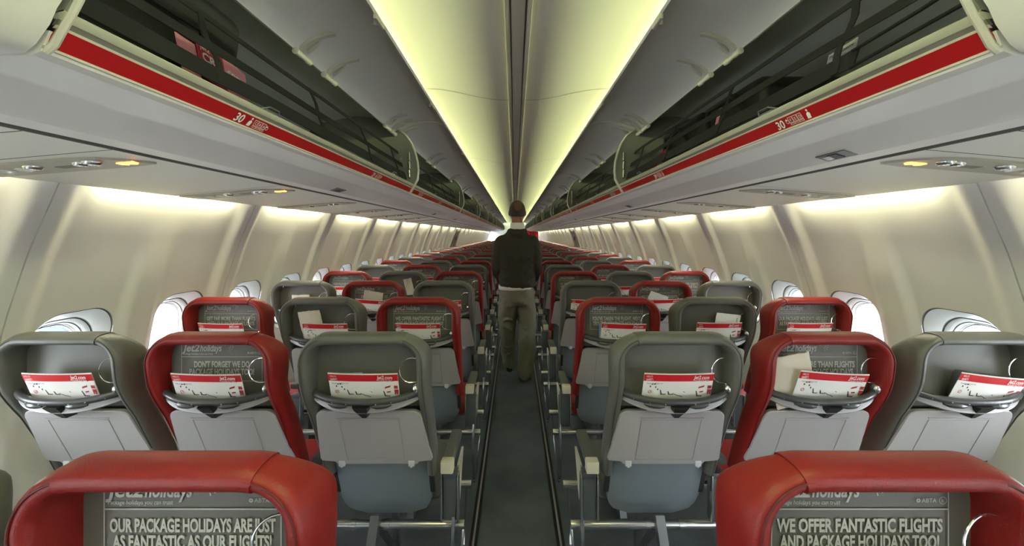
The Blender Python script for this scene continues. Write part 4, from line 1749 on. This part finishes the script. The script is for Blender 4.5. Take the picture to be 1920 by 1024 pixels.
# jacket
bm = bmesh.new()
loft(bm, [ell((0.006, -.004, .925), .178, .132), ell((.004, -.006, .96), .190, .138), ell((0, -.008, 1.08), .182, .128), ell((0, -.012, 1.25), .200, .132), ell((0, -.012, 1.35), .200, .125),
          ell((0, -.012, 1.42), .170, .108), ell((.003, -.014, 1.49), .105, .085), ell((.004, -.014, 1.525), .082, .076)])
for sx in (-1, 1):
    limb(bm, [(sx * .155, -.014, 1.385, .074), (sx * .190, -.022, 1.26, .069), (sx * .202, -.028, 1.13, .060), (sx * .190, .07, 1.03, .050), (sx * .165, .165, .982, .043)], 16)
tube(bm, [(-.085, -.06, 1.51), (-.05, -.10, 1.475), (.004, -.112, 1.462), (.055, -.10, 1.475), (.09, -.06, 1.51)], [.022, .028, .03, .028, .022], 12)
for (z, x0, x1) in ((1.02, -.16, .16), (1.12, -.15, .10), (1.22, -.1, .16)):
    pts = [(x0 + (x1 - x0) * q / 6, -.128 - .004 * math.cos(q), z + .012 * math.sin(q * 1.4)) for q in range(7)]
    tube(bm, pts, [.003, .008, .010, .011, .010, .008, .003], 8)
remesh(bm, .010, 'jacket', 'jacket', person, 5, wrinkle=.0085)
# trousers
bm = bmesh.new()
loft(bm, [ell((0, -.004, .955), .158, .118), ell((0, -.006, .88), .176, .130), ell((0, -.008, .80), .178, .128), ell((0, -.006, .74), .160, .11)])
limb(bm, [(-.088, -.004, .82, .100), (-.098, .03, .66, .097), (-.098, .065, .50, .086), (-.094, .10, .32, .078), (-.084, .165, .12, .074), (-.080, .185, .06, .072)], 18)
limb(bm, [(.088, -.004, .82, .100), (.102, .015, .66, .098), (.108, .015, .50, .090), (.102, -.05, .32, .084), (.088, -.125, .14, .080), (.080, -.145, .085, .078)], 18)
for (leg, sgn) in (((.095, -.02), 1), ((-.09, .07), -1)):
    for q in range(5):
        z = .24 + q * .085
        pts = [(sgn * .095 + .05 * math.cos(a), leg[1] - .045 + .012 * q * sgn - .055 * abs(math.sin(a)), z + .02 * math.cos(a * 1.5 + q)) for a in (0, .6, 1.2, 1.8, 2.4, 3.0)]
        tube(bm, pts, [.003, .007, .009, .009, .007, .003], 8)
remesh(bm, .010, 'trousers', 'trousers', person, 5, wrinkle=.009)
# shoes
for (x, y, pitch) in ((-.078, .215, 0), (.078, -.105, 10)):
    bm = bmesh.new()
    pr = [(-.095, .04, .030, .058), (-.06, .036, .040, .085), (0, .034, .042, .085), (.07, .028, .048, .066), (.14, .024, .046, .050), (.175, .022, .026, .040)]
    rings = []
    for (yy, zc, w, h) in pr:
        rings.append([(w * math.cos(2 * math.pi * k / 16), yy, max(.001, h / 2 + h / 2 * math.sin(2 * math.pi * k / 16))) for k in range(16)])
    loft(bm, rings)
    bmesh.ops.rotate(bm, cent=(0, .12, 0), matrix=Matrix.Rotation(math.radians(-pitch), 3, 'X'), verts=bm.verts)
    zmin = min(v.co.z for v in bm.verts)
    bmesh.ops.translate(bm, vec=(x, y, -zmin), verts=bm.verts)
    obj('shoe', bm, 'shoe_black', person, angle=60)

# ------------------------------------------------------------------ daylight and view
w = bpy.data.worlds.new('overcast_sky')
SC.world = w
w.use_nodes = True
bgn = w.node_tree.nodes['Background']
bgn.inputs[0].default_value = (0.93, 0.97, 1.0, 1)
bgn.inputs[1].default_value = 8.0
SC.view_settings.view_transform = 'Standard'
SC.view_settings.look = 'None'
SC.view_settings.gamma = 1.0
SC.view_settings.use_curve_mapping = False
SC.view_settings.exposure = 1.75
